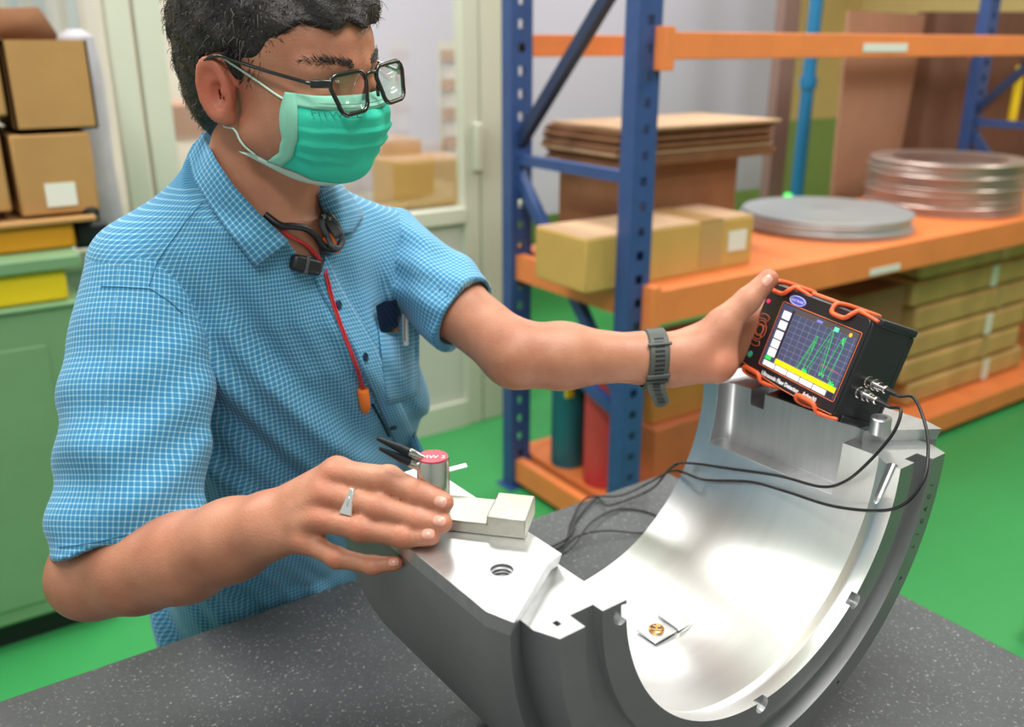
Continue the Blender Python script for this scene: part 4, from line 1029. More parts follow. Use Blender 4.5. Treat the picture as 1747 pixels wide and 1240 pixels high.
hemL = dL+.25*(R*.72+U*-.2); hemL = hemL/np.linalg.norm(hemL); LL = np.linalg.norm(CL-SL)
def sleeve_l(p):
    q = p-SL.astype(np.float32); t = q@dL; r = vlen(q-t[:, None]*dL.astype(np.float32)); u = t/LL
    ra = np.interp(u, [-.3, 0, .3, 1.0, 1.2], [.045, .058, .056, .054, .054]); h = p@U32; g = p@R32
    d = r-ra+.0028*np.sin(g*110+h*40+1.5*np.sin(h*30))+.002*np.sin(h*150+g*60)
    d = np.maximum(d, -t-.03*np.sqrt(np.clip(1-(r/.07)**2, 0, 1)))
    cut = (p-CL.astype(np.float32))@hemL.astype(np.float32)
    inner = np.maximum(r-ra+.009, -cut-.03)
    return np.maximum(np.maximum(d, cut), -inner)
bbL = np.array([SL, CL])
V_, F_ = nets(sleeve_l, bbL.min(0)-.10, bbL.max(0)+.10, .003)
sll = obj('sleeve', (V_, F_), M_cloth, sh, smooth=180); setuv(sll, arm_uv(SL, CL, .056)(V_))
def cloth_all(p): return np.minimum(np.minimum(shirt(p), sleeve_r(p)), np.minimum(sleeve_l(p), skin(p)))
def upper(p): return np.minimum(shirt(p), sleeve_r(p))
def hits(pts, fn=None, off=.003):
    fn = fn or upper; out = []
    for x, y in pts: out.append(march(fn, x, y, off))
    out = np.array(out); dd = out@F; ok = dd < 1.6
    for i in range(len(out)):
        if not ok[i]:
            j = min([k for k in range(len(out)) if ok[k]], key=lambda k: abs(k-i), default=None)
            if j is not None: out[i] = ray(*pts[i])*dd[j]
    return out
def px_interp(P, n):
    P = np.array(P, float); s = np.r_[0, np.cumsum(np.hypot(*np.diff(P, axis=0).T))]; t = np.linspace(0, s[-1], n)
    return np.stack([np.interp(t, s, P[:, 0]), np.interp(t, s, P[:, 1])], 1)
def patch(name, A, B, n, m, mtl, parent, fn=None, off=.003, thick=.0012, uvdir=None, bulge=0.0, offA=None, offB=None):
    """strip between two lines seen at pixels, laid on the surface"""
    A = px_interp(A, n); B = px_interp(B, n); rows = []
    for k in range(m):
        t = k/(m-1); o_ = (offA if offA is not None else off)*(1-t)+(offB if offB is not None else off)*t+bulge*sin(pi*t)
        rows.append(hits(A*(1-t)+B*t, fn, o_))
    V = np.vstack(rows); Fc = [(i*n+j, i*n+j+1, (i+1)*n+j+1, (i+1)*n+j) for i in range(m-1) for j in range(n-1)]
    o = obj(name, (V, Fc), mtl, parent, smooth=180, solid=thick)
    # distances along the strip give the weave direction
    L_ = np.r_[0, np.cumsum(np.linalg.norm(np.diff(rows[0], axis=0), axis=1))]; W_ = np.r_[0, np.cumsum([np.linalg.norm(rows[i+1][n//2]-rows[i][n//2]) for i in range(m-1)])]
    setuv(o, [(W_[i], L_[j], 0) for i in range(m) for j in range(n)])
    return o
both = lambda p: np.minimum(shirt(p), skin(p))
# collar: standing band round the neck, near leaf, far leaf
na = HP(0, -.022, -.04); nd = (NB-na)/np.linalg.norm(NB-na); nl = np.linalg.norm(NB-na)
_, c1_, c2_ = frame_of(nd)
ring_pts = []
def collar_band():
    V = []; n_ = 44
    for k in range(n_):
        a = 2*pi*k/n_; dr = np.array([cos(a), sin(a), 0])
        for dz_, rr_ in ((.004, .0600), (-.026, .0665)):
            z_ = -.14
            for _ in range(4):
                ax_ = na+(NB-na)*((z_-na[2])/(NB[2]-na[2])); q = ax_+dr*rr_; z_ = -.104-.75*(1.05-q[1])+dz_
            V.append(np.array([q[0], q[1], z_]))
    return V, [(2*k, 2*((k+1) % n_), 2*((k+1) % n_)+1, 2*k+1) for k in range(n_) if not (2.2 < (2*pi*k/n_)-pi*.5 < 4.2 and abs(2*pi*k/n_-radians(285)) < .45)]
cb = obj('collar_band', collar_band(), M_cloth, sh, smooth=180, solid=.0015); setuv(cb, [(k*.005, (k % 2)*.03, 0) for k in range(len(cb.data.vertices))])
near = patch('collar', [(346, 224), (367, 270), (398, 316), (442, 364), (493, 412)], [(322, 266), (330, 305), (357, 350), (393, 400), (436, 457)], 22, 9, M_cloth, sh, both, offA=.010, offB=.007, bulge=.006)
far = patch('collar', [(543, 330), (548, 352), (560, 378), (582, 398)], [(578, 310), (598, 332), (622, 366), (602, 396)], 12, 6, M_cloth, sh, lambda p: np.minimum(shirt(p), body(p)), offA=.012, offB=.010, bulge=.004)
patch('placket', [(520, 440), (548, 500), (606, 600), (650, 705), (690, 790)], [(556, 432), (584, 492), (640, 590), (690, 700), (728, 780)], 40, 5, M_cloth, sh, shirt, off=.0022, thick=.0010)
M_button = mat('dark_blue_button', (26, 42, 66), .35)
M_seam = mat('seam_thread', (58, 124, 160), .8)
for x, y in ((623, 609), (671, 729), (577, 520)):
    c = march(shirt, x, y, .004); g_ = grad(shirt, c)
    b = obj('button', lathe([(0, 0), (.0048, 0), (.0052, .0008), (.0052, .0018), (.0040, .0021), (.0036, .0014), (0, .0014)], c, g_, 18), M_button, sh)
def seam(pts, fn=upper, r=.0005, name='seam', m=M_seam, off=.0008):
    P = hits(px_interp(pts, 26), fn, off); return obj(name, tube(P, r, 5), m, sh, smooth=180)
seam([(345, 345), (318, 376), (290, 414), (268, 446), (254, 488)])
seam([(172, 488), (205, 489), (238, 491), (256, 492), (290, 514), (312, 535)])
seam([(100, 933), (130, 930), (175, 922), (215, 912)], sleeve_r)
M_shadow = mat('placket_gap_shade', (18, 34, 48), .9)
seam([(636, 690), (650, 715), (664, 744)], shirt, .0018, 'placket_shade_strip', M_shadow, .003)  # dark tube laid on the cloth as the shade inside the placket opening
pk = patch('pocket', [(644, 543), (680, 541), (716, 533)], [(660, 690), (688, 684), (714, 672)], 14, 14, M_cloth, sh, shirt, off=.0035, thick=.001)
# things in the pocket
def slabpx(quad, fn, off, thick):
    P = hits(quad, fn, off); A_ = np.c_[P[:, :2], np.ones(len(P))]; c0 = P.mean(0); nn = np.linalg.svd(P-c0)[2][2]; P = np.array([ray(*q)*((c0@nn)/(ray(*q)@nn)) for q in quad])-F*.002; V = list(P)+[p_-F*thick for p_ in P]; n = len(P)
    return V, [tuple(range(n))[::-1], tuple(range(n, 2*n))]+[(i, (i+1) % n, n+(i+1) % n, n+i) for i in range(n)]
o = obj('spectacle_case', slabpx([(642, 522), (656, 514), (672, 512), (683, 507), (684, 545), (680, 568), (650, 568), (646, 548)], shirt, .006, .004), mat('dark_navy_case', (18, 18, 38), .15, coat=.6), bevel=.0012, seg=3); fixn(o)
tag(o, 'glossy dark navy case peeking out of the shirt pocket', 'case')
pen = thing('pen', 'white pen with a blue end clipped in the shirt pocket', 'pen', march(shirt, 705, 560, .006))
pa, pb = march(shirt, 692, 588, .008), march(shirt, 690, 506, .014); pd = pb-pa
obj('barrel', lathe([(0, 0), (.0042, 0), (.0042, np.linalg.norm(pd)), (0, np.linalg.norm(pd))], pa, pd, 16), mat('pen_white', (214, 210, 214), .3), pen)
obj('pen_end', lathe([(.0042, 0), (.0040, .004), (.003, .006), (0, .006)], pb, pd, 16, cap=False), mat('pen_blue', (50, 120, 190), .3), pen)
obj('clip', obox(pb+pd*-.08-F*.006, pb-pd*.92-F*.006, .0024, .001, up=-F), M_chrome, pen, bevel=.0003)
# ---- neck headset and corded ear plugs
M_hs = mat('headset_black', (28, 29, 33), .4); M_hg = mat('headset_grey', (74, 76, 82), .4); M_foam = mat('orange_foam', (246, 124, 44), .7); M_cord = mat('red_cord', (206, 44, 52), .45)
hs = thing('neck_headset', 'black headset hanging open round the neck under the collar', 'headset', march(both, 530, 400, .01))
obj('neck_band', tube(spline([march(both, 452, 366, .003), march(both, 478, 384, .006), march(both, 500, 386, .007), march(both, 522, 390, .009), march(both, 538, 402, .011), march(both, 548, 416, .014), march(both, 560, 424, .014), march(both, 574, 424, .014), march(both, 584, 412, .014)], 6), .0038, 10), M_hs, hs, smooth=180)
lp = [(548, 372), (562, 366), (572, 378), (580, 395), (585, 412), (578, 424), (566, 420), (558, 402), (550, 388)]
obj('earpiece_loop', tube([march(both, x, y, .018) for x, y in px_interp(lp+[lp[0]], 30)[:-1]], .0034, 8, closed=True), M_hg, hs, smooth=180)
a, b = march(both, 556, 368, .021), march(both, 579, 402, .020); obj('earpiece', obox(a, b, .011, .006, up=-F), M_hg, hs, bevel=.002, seg=3)
text('X', .006, M_wt, hs, Matrix(((R[0], U[0], -F[0], 0), (R[1], U[1], -F[1], 0), (R[2], U[2], -F[2], 0), (0, 0, 0, 1))), 'earpiece_mark', .0001)
bpy.data.objects['earpiece_mark'].data.transform(Matrix.Translation(Vector(march(both, 560, 376, .026))-Vector(mw(hs).translation)))
a, b = march(both, 497, 446, .010), march(both, 546, 458, .010)
obj('module', obox(a, b, .018, .014, up=-F), M_hs, hs, bevel=.005, seg=4)
obj('module_ring', obox(a*.62+b*.38, a*.5+b*.5, .0205, .0165, up=-F), M_hg, hs, bevel=.004, seg=3)
obj('dark_lead', tube(spline([march(both, 545, 415, .006), march(both, 550, 440, .006), march(both, 546, 462, .006)], 5), .002, 8), M_hs, hs, smooth=180)
ep = thing('corded_earplugs', 'orange foam ear plugs on a red cord hanging down the shirt front', 'earplugs', march(both, 600, 600, .006))
for ddx in (0, 4):
    obj('cord', tube(spline([march(both, x+ddx, y, .0045) for x, y in ((480, 392), (494, 404), (520, 418), (545, 445), (556, 475), (566, 515), (585, 570), (606, 625), (617, 664))], 6), .0012, 8), M_cord, ep, smooth=180)
a, b = march(both, 619, 664, .006), march(both, 624, 703, .007); d_ = b-a; L_ = np.linalg.norm(d_)
obj('earplug', lathe([(0, 0), (.0064, .0), (.0072, .002), (.0066, L_*.6), (.0055, L_*.9), (.003, L_), (0, L_)], a, d_, 18), M_foam, ep, smooth=60)
a, b = march(both, 556, 402, .010), march(both, 578, 430, .010); d_ = b-a; L_ = np.linalg.norm(d_)
obj('earplug', lathe([(0, 0), (.0055, .0), (.0062, .002), (.006, L_*.6), (.005, L_*.9), (.003, L_), (0, L_)], a, d_, 18), M_foam, ep, smooth=60)

# ---- hair
M_hair = mat('dark_hair', (34, 28, 27), .5, noise=.35, nscale=60, bump=.9, bscale=160)
M_hair2 = mat('greying_hair', (120, 112, 106), .45)
M_hair3 = mat('hair_strand', (30, 24, 23), .42)
def hn(q):
    a = np.sin(q[:, 0]*120+1.3*np.sin(q[:, 1]*70))*np.sin(q[:, 1]*95+2*np.sin(q[:, 2]*60))+.6*np.sin(q[:, 2]*170+q[:, 1]*110+2*np.sin(q[:, 0]*90))
    return a
HLy = [-.13, -.06, -.030, -.022, .006, .014, .022, .034, .048, .068, .085, .12]
HLz = [-.045, -.060, -.050, .036, .038, .008, -.018, -.012, .016, .050, .062, .060]
def hairf(p):
    q = (p-HC32)@H32
    d = ell(q, (0, -.014, .055), (.0815, .1065, .098))+.0022*hn(q)
    d = smin(d, ell(q, (0, .051, .052), (.064, .068, .050))+.0018*hn(q), .01)
    d = smin(d, ell(q, (0, -.055, .0), (.062, .058, .075))+.001*hn(q), .02)
    d = smin(d, ell(q, (-.012, .090, .082), (.048, .020, .022))+.003*hn(q), .02)
    zl = np.interp(q[:, 1], HLy, HLz)+.004*np.sin(q[:, 0]*150)+.002*hn(q)
    return np.maximum(d, (zl-q[:, 2])*.75)
V_, F_ = nets(bounded(hairf, HC-.2, HC+.2), HC-.16, HC+.19, .0026)
hr = obj('hair', (V_, F_), M_hair, ho, smooth=180)
ql = (V_-HC)@HM; gsel = RNG.choice(len(V_), 7500)
strands = [[], [], []]; sf = [[], [], []]
for i in gsel:
    q0 = ql[i].copy(); nrm = q0-np.array([0, -.014, .05]); nrm /= np.linalg.norm(nrm)
    if q0[2] < np.interp(q0[1], HLy, HLz)+.002 and RNG.random() < .6: continue
    fl = np.array([0, -.35, -.6]) if q0[1] < .05 else np.array([RNG.normal(0, .6), .5, -.1])
    fl = fl-nrm*(fl@nrm); fl += RNG.normal(0, .3, 3)
    L_ = RNG.uniform(.006, .013); P = [q0-nrm*.001]
    for k in range(1, 5):
        t = k/4; P.append(q0+nrm*(.0010+.0018*sin(pi*t)*RNG.uniform(.2, 1.2)-.001*t)+fl*L_*t+np.array([0, 0, .001*sin(6*t)]))
    P = [HC+HM@x for x in P]; v, f = tube(P, [.0003, .0003, .00026, .0002, .0001], 3)
    w = 1 if RNG.random() < (.36 if q0[1] < .04 else .18) else 0
    n0 = len(strands[w]); strands[w] += v; sf[w] += [[n0+x for x in g] for g in f]
for w, m_ in ((0, M_hair3), (1, M_hair2)):
    s_ = obj('hair_strands', (strands[w], sf[w]), m_, hr, smooth=180); s_['kind'] = 'stuff'
# eyebrow hairs
ev, ef = [], []
for sgn in (1, -1):
    for k in range(230):
        t = RNG.random(); x = sgn*(.012+.040*t); yb_ = .1135-.030*t*t; zb_ = .0245+.005*sin(pi*t*.8)+RNG.normal(0, .0022)
        c = march(lambda p: head(p), 0, 0) if False else HP(x, yb_, zb_)
        # drop onto the face
        for _ in range(6): c = c-grad(head, c)*float(head(c[None].astype(np.float32))[0])
        dirn = HM@np.array([sgn*.8, -.2, .35+RNG.normal(0, .3)]); v, f = tube([c, c+dirn*.003+HM@np.array([0, .0004, 0]), c+dirn*.006], [.00022, .0002, .0001], 3)
        n0 = len(ev); ev += v; ef += [[n0+x_ for x_ in g] for g in f]
eb = obj('eyebrow', (ev, ef), M_hair3, ho, smooth=180); eb['kind'] = 'stuff'
for sgn in (1, -1):
    lash = []; 
    for t in np.linspace(-1, 1, 9): 
        c = HP(sgn*(.032+.014*t), .104-.010*abs(t)**2-.004*(t*1 if t > 0 else 0), .0045-.0115-.002*t*t)
        for _ in range(6): c = c-grad(head, c)*float(head(c[None].astype(np.float32))[0])
        lash.append(c)
    obj('eyelash_line', tube(lash, .0009, 6), M_hair3, ho, smooth=180)
# ---- nails
M_nail = mat('fingernail', (226, 160, 142), .3, coat=.3)
def nail(px, py, ax, sz):
    c = march(skin, px, py, 0); g_ = grad(skin, c); ax = ax-g_*(ax@g_); ax /= np.linalg.norm(ax); s_ = np.cross(g_, ax); V = []; n_ = 16
    for k in range(n_):
        a = 2*pi*k/n_; u_ = cos(a); w_ = sin(a); sx = np.sign(u_)*abs(u_)**.75; sy = np.sign(w_)*abs(w_)**.75
        q = c+ax*sx*sz*1.12+s_*sy*sz*.92; V.append(q)
    V = [v-grad(skin, v)*(float(skin(v[None].astype(np.float32))[0])-.0003) for v in V]
    n0 = len(V); inn = [c+(v-c)*.6 for v in V]; inn = [v-grad(skin, v)*(float(skin(v[None].astype(np.float32))[0])-.0010) for v in inn]
    cc_ = c-g_*(float(skin(c[None].astype(np.float32))[0])-.0012)
    Vx = V+inn+[cc_]; Fc = [(k, (k+1) % n_, n_+(k+1) % n_, n_+k) for k in range(n_)]+[(n_+k, n_+(k+1) % n_, 2*n_) for k in range(n_)]
    o = obj('fingernail', (Vx, Fc), M_nail, ho, smooth=180); fixn(o)
for nm, x, y, s_ in (('index', 752, 856, .0052), ('middle', 750, 888, .0052), ('ring', 731, 911, .0050), ('pinky', 672, 958, .0043)):
    P = rhand_f[nm][0]; nail(x, y, P[3]-P[2], s_)
nail(1309, 478, thumb_l[0][3]-thumb_l[0][2], .0062)

# ---- finger ring
P = rhand_f['middle'][0]; f0_, f1_ = P[0], P[1]; fc = f0_*.45+f1_*.55; fd = (f1_-f0_)/np.linalg.norm(f1_-f0_)
M_silver = steel('silver', (238, 238, 240), .32, bump=.0, noise=.01)
fr_ = thing('finger_ring', 'silver ring with a flat wedge-shaped face on the middle finger', 'ring', fc)
_, s1, s2 = frame_of(fd); vc = -F-fd*(-F@fd); vc /= np.linalg.norm(vc)
obj('ring_band', tube([fc+(s1*cos(t)+s2*sin(t))*.0112 for t in np.linspace(0, 2*pi, 33)[:-1]], .0013, 8, sq=1.0, closed=True), M_silver, fr_, smooth=180)
cp = fc+vc*.0118; sd2 = np.cross(fd, vc)
tri = [cp-sd2*.012-fd*.0008-vc*.003, cp+sd2*.011-fd*.0070-vc*.002, cp+sd2*.011+fd*.0058-vc*.002, cp-sd2*.012+fd*.0030-vc*.003]
if (sd2@U) > 0: tri = [cp+sd2*.012-fd*.0008-vc*.003, cp-sd2*.011-fd*.0070-vc*.002, cp-sd2*.011+fd*.0058-vc*.002, cp+sd2*.012+fd*.0030-vc*.003]
V_ = tri+[t_-vc*-.0022 for t_ in tri]
o = obj('ring_face', (V_, [(0, 1, 2, 3), (7, 6, 5, 4), (0, 4, 5, 1), (1, 5, 6, 2), (2, 6, 7, 3), (3, 7, 4, 0)]), M_silver, fr_, bevel=.0006); fixn(o)

# ---- wrist watch
M_band = mat('watch_band', (72, 76, 72), .55); M_bandd = mat('watch_slot', (20, 22, 22), .7)
wa = thing('wrist_watch', 'grey rubber watch band with a hanging strap end on the outstretched wrist', 'watch', D(1115, 610, 1.11))
ax = (WL-EL)/np.linalg.norm(WL-EL); wc = EL+(WL-EL)*(np.linalg.norm(D(1114, 608, 1.105)-EL)/np.linalg.norm(WL-EL))
v1 = U-ax*(U@ax); v1 /= np.linalg.norm(v1); v2 = np.cross(ax, v1); ax2 = ax+v1*.12; ax2 /= np.linalg.norm(ax2)
def bandp(t, r=0.0): 
    dr = v1*cos(t)+v2*sin(t); c = wc+dr*.02
    for _ in range(8): c = c-dr*float(body(c[None].astype(np.float32))[0])*.9
    return c+dr*(.0015+r), dr
ts_ = np.linspace(0, 2*pi, 49)[:-1]
hw = .0125
V_ = []; 
for t in ts_:
    for r_, a_s in ((0, -1), (0, 1), (.0028, .86), (.0028, -.86)):
        q, dr = bandp(t, r_); V_.append(q+ax2*a_s*hw)
n_ = len(ts_); Fc = [(4*i+k, 4*((i+1) % n_)+k, 4*((i+1) % n_)+(k+1) % 4, 4*i+(k+1) % 4) for i in range(n_) for k in range(4)]
o = obj('band', (V_, Fc), M_band, wa, smooth=40); fixn(o)
tc_ = [t for t in np.linspace(0, 2*pi, 361) if (bandp(t)[1]@(-F)) > 0]
mid = atan2(v2@(-F), v1@(-F))
for k in range(-5, 5):
    t = mid+(k+.5)*.155*np.sign(1); q, dr = bandp(t, .0024); s_ = np.cross(dr, ax2)
    obj('band_slot', obox(q-ax2*.0060, q+ax2*.0060, .0030, .0016, up=dr), M_bandd, wa, bevel=.0005)
low = mid+ (1 if (bandp(mid+.8)[0]@U) < (bandp(mid-.8)[0]@U) else -1)*.62
for k in (0, 1):
    t = low+(low-mid)*(.0+.38*k); q, dr = bandp(t, .0034); s_ = np.cross(dr, ax2)
    obj('keeper_loop', obox(q-ax2*.0142, q+ax2*.0142, .0052, .0042, up=dr), M_band, wa, bevel=.0012)
q, dr = bandp(mid-(low-mid)*.75, .0034); obj('buckle', obox(q-ax2*.0145, q+ax2*.0145, .004, .004, up=dr), M_band, wa, bevel=.001)
q0, dr0 = bandp(low+(low-mid)*.38, .0040)
tailc = spline([q0, D(1120, 662, q0@F-.002), D(1127, 680, q0@F+.0), D(1131, 694, q0@F+.003)], 5)
V_ = []; wd = np.linspace(.0115, .0085, len(tailc))
for i, c in enumerate(tailc):
    tt_ = tailc[min(i+1, len(tailc)-1)]-tailc[max(i-1, 0)]; tt_ /= np.linalg.norm(tt_); s_ = np.cross(tt_, F); s_ /= np.linalg.norm(s_); w_ = wd[i]*(1 if i < len(tailc)-2 else (.8 if i == len(tailc)-2 else .35))
    for a_, b_2 in ((-1, 0), (1, 0), (1, 1), (-1, 1)): V_.append(c+s_*a_*w_+F*b_2*.0025)
n_ = len(tailc); Fc = [(4*i+k, 4*i+(k+1) % 4, 4*(i+1)+(k+1) % 4, 4*(i+1)+k) for i in range(n_-1) for k in range(4)]+[(0, 1, 2, 3), (4*n_-1, 4*n_-2, 4*n_-3, 4*n_-4)]
o = obj('strap_end', (V_, Fc), M_band, wa, smooth=40, bevel=.0006); fixn(o)
for i in range(2, n_-2, 2):
    c = tailc[i]-F*.0006; obj('strap_rib', obox(c-R*.0045, c+R*.0045, .0016, .0012, up=-F), M_bandd, wa)
# watch case on the far side
q, dr = bandp(mid+pi, .006); obj('watch_case', lathe([(0, -.004), (.019, -.004), (.020, -.002), (.020, .004), (.018, .006), (0, .006)], q, dr, 28), M_bandd, wa)

# ---- face mask
def maskpt(u_, v_):
    """u -1..1 his left to his right, v 0 top .. 1 bottom; head local"""
    ph_ = u_*1.20; zc_ = np.interp(v_, [0, .5, 1], [-.004, -.045, -.088]); zs = np.interp(v_, [0, .5, 1], [.000, -.034, -.064])
    s_ = abs(u_)**2.0; z_ = zc_*(1-s_)+zs*s_
    nose = np.interp(v_, [0, .12, .25, .45, .7, .88, 1.0], [.116, .125, .129, .125, .115, .102, .088])
    side = np.interp(v_, [0, .6, .85, 1], [.072, .070, .060, .040])
    wd_ = np.interp(v_, [0, .3, .7, 1], [.060, .066, .066, .058])
    x_ = wd_*sin(ph_)/sin(1.20); f_ = cos(ph_); f_ = (f_-cos(1.20))/(1-cos(1.20))
    y_ = side+(nose-side)*f_**(.80+.5*max(0, .3-v_))
    return np.array([x_, y_, z_])
M_mask = mat('mask_green', (50, 206, 176), .75, noise=.06, nscale=30, bump=.1, bscale=500); M_maskw = mat('mask_white', (200, 226, 212), .8, bump=.1, bscale=500); M_masks = mat('mask_pale_band', (140, 208, 184), .8)
nu_, nv_ = 41, 40
def offface(c, o_):
    for _ in range(3):
        d0_ = float(head(c[None].astype(np.float32))[0])
        if d0_ >= o_: break
        c = c+grad(head, c)*(o_-d0_)
    return c
def maskmesh(u0, u1, v0, v1, off, nu, nv, pleat=True):
    V = []
    for j in range(nv):
        v_ = v0+(v1-v0)*j/(nv-1)
        for i in range(nu):
            u_ = u0+(u1-u0)*i/(nu-1); q = maskpt(u_, v_)
            dq = maskpt(u_, min(1, v_+.01))-maskpt(u_, max(0, v_-.01)); dr_ = maskpt(min(1, u_+.01), v_)-maskpt(max(-1, u_-.01), v_)
            nn = np.cross(dr_, dq); nn /= np.linalg.norm(nn)+1e-9
            if nn[1] < 0: nn = -nn
            o_ = off
            if pleat:
                vv_ = v_+.03*sin(u_*3+1)
                for c_ in (.42, .60, .78): o_ += .0028*max(0, 1-((vv_-c_) % 1)/.12) if vv_ >= c_ else 0
                o_ += .0008*sin(u_*14+v_*5)
            V.append(offface(HP(*(q+nn*o_)), .0015+off))
    return V, [(j*nu+i, j*nu+i+1, (j+1)*nu+i+1, (j+1)*nu+i) for j in range(nv-1) for i in range(nu-1)]
mk = thing('face_mask', 'green pleated disposable face mask over the man\'s nose and mouth', 'mask', HP(0, .12, -.05))
obj('mask_body', maskmesh(-1, 1, 0, 1, .0, nu_, nv_), M_mask, mk, smooth=180, solid=.0012)
obj('top_band', maskmesh(-.99, .99, .0, .16, .0012, 41, 6, False), M_masks, mk, smooth=180, solid=.0008)
for vs in (.085, .125): obj('stitch_line', tube([HP(*(maskpt(u_, vs)+np.array([0, .0022, 0]))) for u_ in np.linspace(-.98, .98, 50)], .00045, 4), mat('stitch_grey', (110, 150, 136), .8) if vs < .1 else bpy.data.materials['stitch_grey'], mk, smooth=180)
for u0, u1 in ((.90, 1.01), (-1.01, -.90)): obj('side_band', maskmesh(u0, u1, 0, 1, .0016, 4, 30, False), M_masks, mk, smooth=180, solid=.0010)
def lower_white():
    V = []; nu = 31
    for j in range(5):
        t = j/4
        for i in range(nu):
            u_ = 1.0-1.55*i/(nu-1); q = maskpt(u_, 1.0); fl = max(0, (u_-.75)/.25)
            e_ = np.array([0, -.012, -.010])*(1-fl)+np.array([.012, -.034, .004])*fl
            V.append(HP(*(q+e_*t)))
    return V, [(j*nu+i, j*nu+i+1, (j+1)*nu+i+1, (j+1)*nu+i) for j in range(4) for i in range(nu-1)]
obj('mask_lining', lower_white(), M_maskw, mk, smooth=180, solid=.001)
def strap(pa_, pb_, nm='ear_loop'):
    P = []
    for t in np.linspace(0, 1, 14):
        c = np.array(pa_)*(1-t)+np.array(pb_)*t; c = HP(*c)
        for _ in range(5):
            d0_ = float(head(c[None].astype(np.float32))[0])
            if d0_ < .0015: c = c+grad(head, c)*(.0015-d0_)
        P.append(c)
    obj(nm, tube(P, .0012, 8), M_maskw, mk, smooth=180)
for sg in (1, -1):
    a_ = maskpt(sg*.98, .12); b_2 = maskpt(sg*.99, .98)+np.array([sg*.008, -.018, .002])
    strap((sg*.077, .008, .030), a_); strap((sg*.079, .000, -.026), b_2)
# print on the mask
Mh = Matrix(((HM[0, 0], HM[0, 1], HM[0, 2], HC[0]), (HM[1, 0], HM[1, 1], HM[1, 2], HC[1]), (HM[2, 0], HM[2, 1], HM[2, 2], HC[2]), (0, 0, 0, 1)))
M_print = mat('mask_print', (30, 130, 112), .8)
c = bpy.data.curves.new('t', 'FONT'); c.body = 'FITWELL'; c.size = .0105; c.extrude = 0; c.align_x = 'LEFT'
to = bpy.data.objects.new('t', c); COL.objects.link(to); me = bpy.data.meshes.new_from_object(to.evaluated_get(bpy.context.evaluated_depsgraph_get())); bpy.data.objects.remove(to)
tv = np.array([v.co[:] for v in me.vertices]); 
arc = lambda s_: s_/.092
out = []
for x_, y_, z_ in tv:
    u_ = .80-arc(x_+.000)*1.25; v_ = .235-(y_)/.105
    q = maskpt(u_, v_); out.append(HP(*(q+np.array([.0040*u_, .0042, 0]))))
me2 = bpy.data.meshes.new('mask_lettering'); me2.from_pydata([tuple(map(float, q)) for q in out], [], [tuple(p_.vertices) for p_ in me.polygons])
ml = bpy.data.objects.new('mask_lettering', me2); COL.objects.link(ml); me2.transform(mw(mk).inverted()); ml.parent = mk; me2.materials.append(M_print); MW[ml.name] = mw(mk).copy()

# ---- glasses
M_gl = mat('spectacle_frame', (16, 16, 18), .22, coat=.5); M_lens = mat('clear_lens', (250, 250, 250), .03, trans=1.0, alpha=.22)
gs = thing('spectacles', 'black rectangular-framed spectacles sitting low on the man\'s nose', 'glasses', HP(0, .125, 0))
GY, GZ = .128, .003
tiltg = radians(-10); rollg = radians(4)
def gp(x, z, y=0.0): # spectacle plane
    x, z = x*cos(rollg)+z*sin(rollg), z*1.12*cos(rollg)-x*sin(rollg); z2 = z*cos(tiltg); return HP(x, GY-.10*x*x*14+y+z*sin(tiltg)*-1*-1, GZ+z2)
def lensoutline(sg):
    P = []
    for cxx, czz, a0 in ((.0460, .0070, 0), (.0180, .0070, 90), (.0225, -.0065, 180), (.0415, -.0065, 270)):
        for k in range(9):
            a = radians(a0+k*11.25); rr_ = .0098; P.append((sg*(cxx+rr_*cos(a)), czz+rr_*sin(a)))
    return P
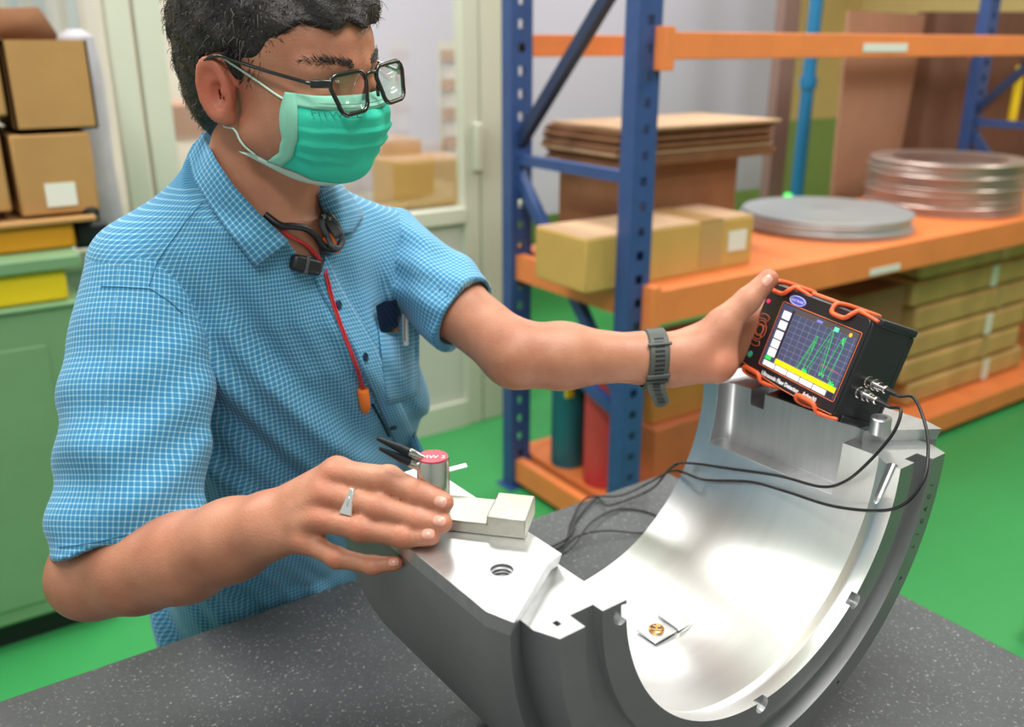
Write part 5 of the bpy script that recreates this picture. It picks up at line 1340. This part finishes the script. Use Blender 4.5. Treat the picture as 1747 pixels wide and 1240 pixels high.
for sg in (1, -1):
    P = lensoutline(sg); o = obj('rim', tube([gp(x, z) for x, z in P], .0023, 8, closed=True), M_gl, gs, smooth=180)
    c_ = gp(sg*.034, 0); V_ = [gp(x, z) for x, z in P]+[c_]; n_ = len(P)
    obj('lens', (V_, [(k, (k+1) % n_, n_) for k in range(n_)]), M_lens, gs, smooth=180, solid=.0012)
    obj('hinge', obox(gp(sg*.0545, .011), HP(sg*.0675, .108, .012), .0045, .0075, up=HM[:, 2]), M_gl, gs, bevel=.0012)
    obj('temple', tube(spline([HP(sg*.0675, .110, .012), HP(sg*.075, .070, .020), HP(sg*.0790, .030, .028), HP(sg*.0815, .006, .033), HP(sg*.082, -.014, .026), HP(sg*.080, -.024, .010)], 6), .0030, 8, sq=.6), M_gl, gs, smooth=180)
obj('bridge', tube(spline([gp(.009, .011), gp(.004, .0135, .002), gp(-.004, .0135, .002), gp(-.009, .011)], 4), .0019, 8), M_gl, gs, smooth=180)
for sg in (1, -1): obj('nose_pad', tube([gp(sg*.0095, .004), gp(sg*.0105, -.003, -.004), gp(sg*.012, -.009, -.006)], .0018, 8), M_gl, gs, smooth=180)

# ---- trousers and shoes behind the table
def legs(p):
    hp = np.array([.40, 1.215, -.95]); d = ell(p, hp, (.180, .125, .14))
    for sg in (-1, 1):
        h_ = hp+np.array([sg*.085, 0, -.02]); k_ = np.array([.40+sg*.10, 1.20, -1.24]); a_2 = np.array([.40+sg*.12, 1.25, -1.575])
        d = smin(d, cap(p, h_, k_, .095, .068), .03); d = smin(d, cap(p, k_, a_2, .068, .052), .03)
    return np.maximum(np.maximum(d, p[:, 2]+.835), -1.60-p[:, 2])
V_, F_ = nets(legs, (.1, 1.02, -1.62), (.72, 1.42, -.81), .0075)
M_tr = mat('black_trousers', (22, 23, 28), .8)
obj('trousers', (V_, F_), M_tr, ho, smooth=180)
for sg in (-1, 1):
    x_ = .40+sg*.12
    so = lambda p: np.maximum(smin(ell(p, (x_, 1.19, FLOOR+.035), (.045, .13, .045)), ell(p, (x_, 1.26, FLOOR+.06), (.045, .055, .06)), .02), FLOOR-p[:, 2])
    V_, F_ = nets(so, (x_-.07, 1.03, FLOOR-.02), (x_+.07, 1.36, FLOOR+.14), .006); obj('shoe', (V_, F_), M_black, ho, smooth=180)
def pxof(q): q = np.asarray(q); return (round(float(CX+FPX*(q@R)/(q@F))), round(float(CY-FPX*(q@U)/(q@F))))
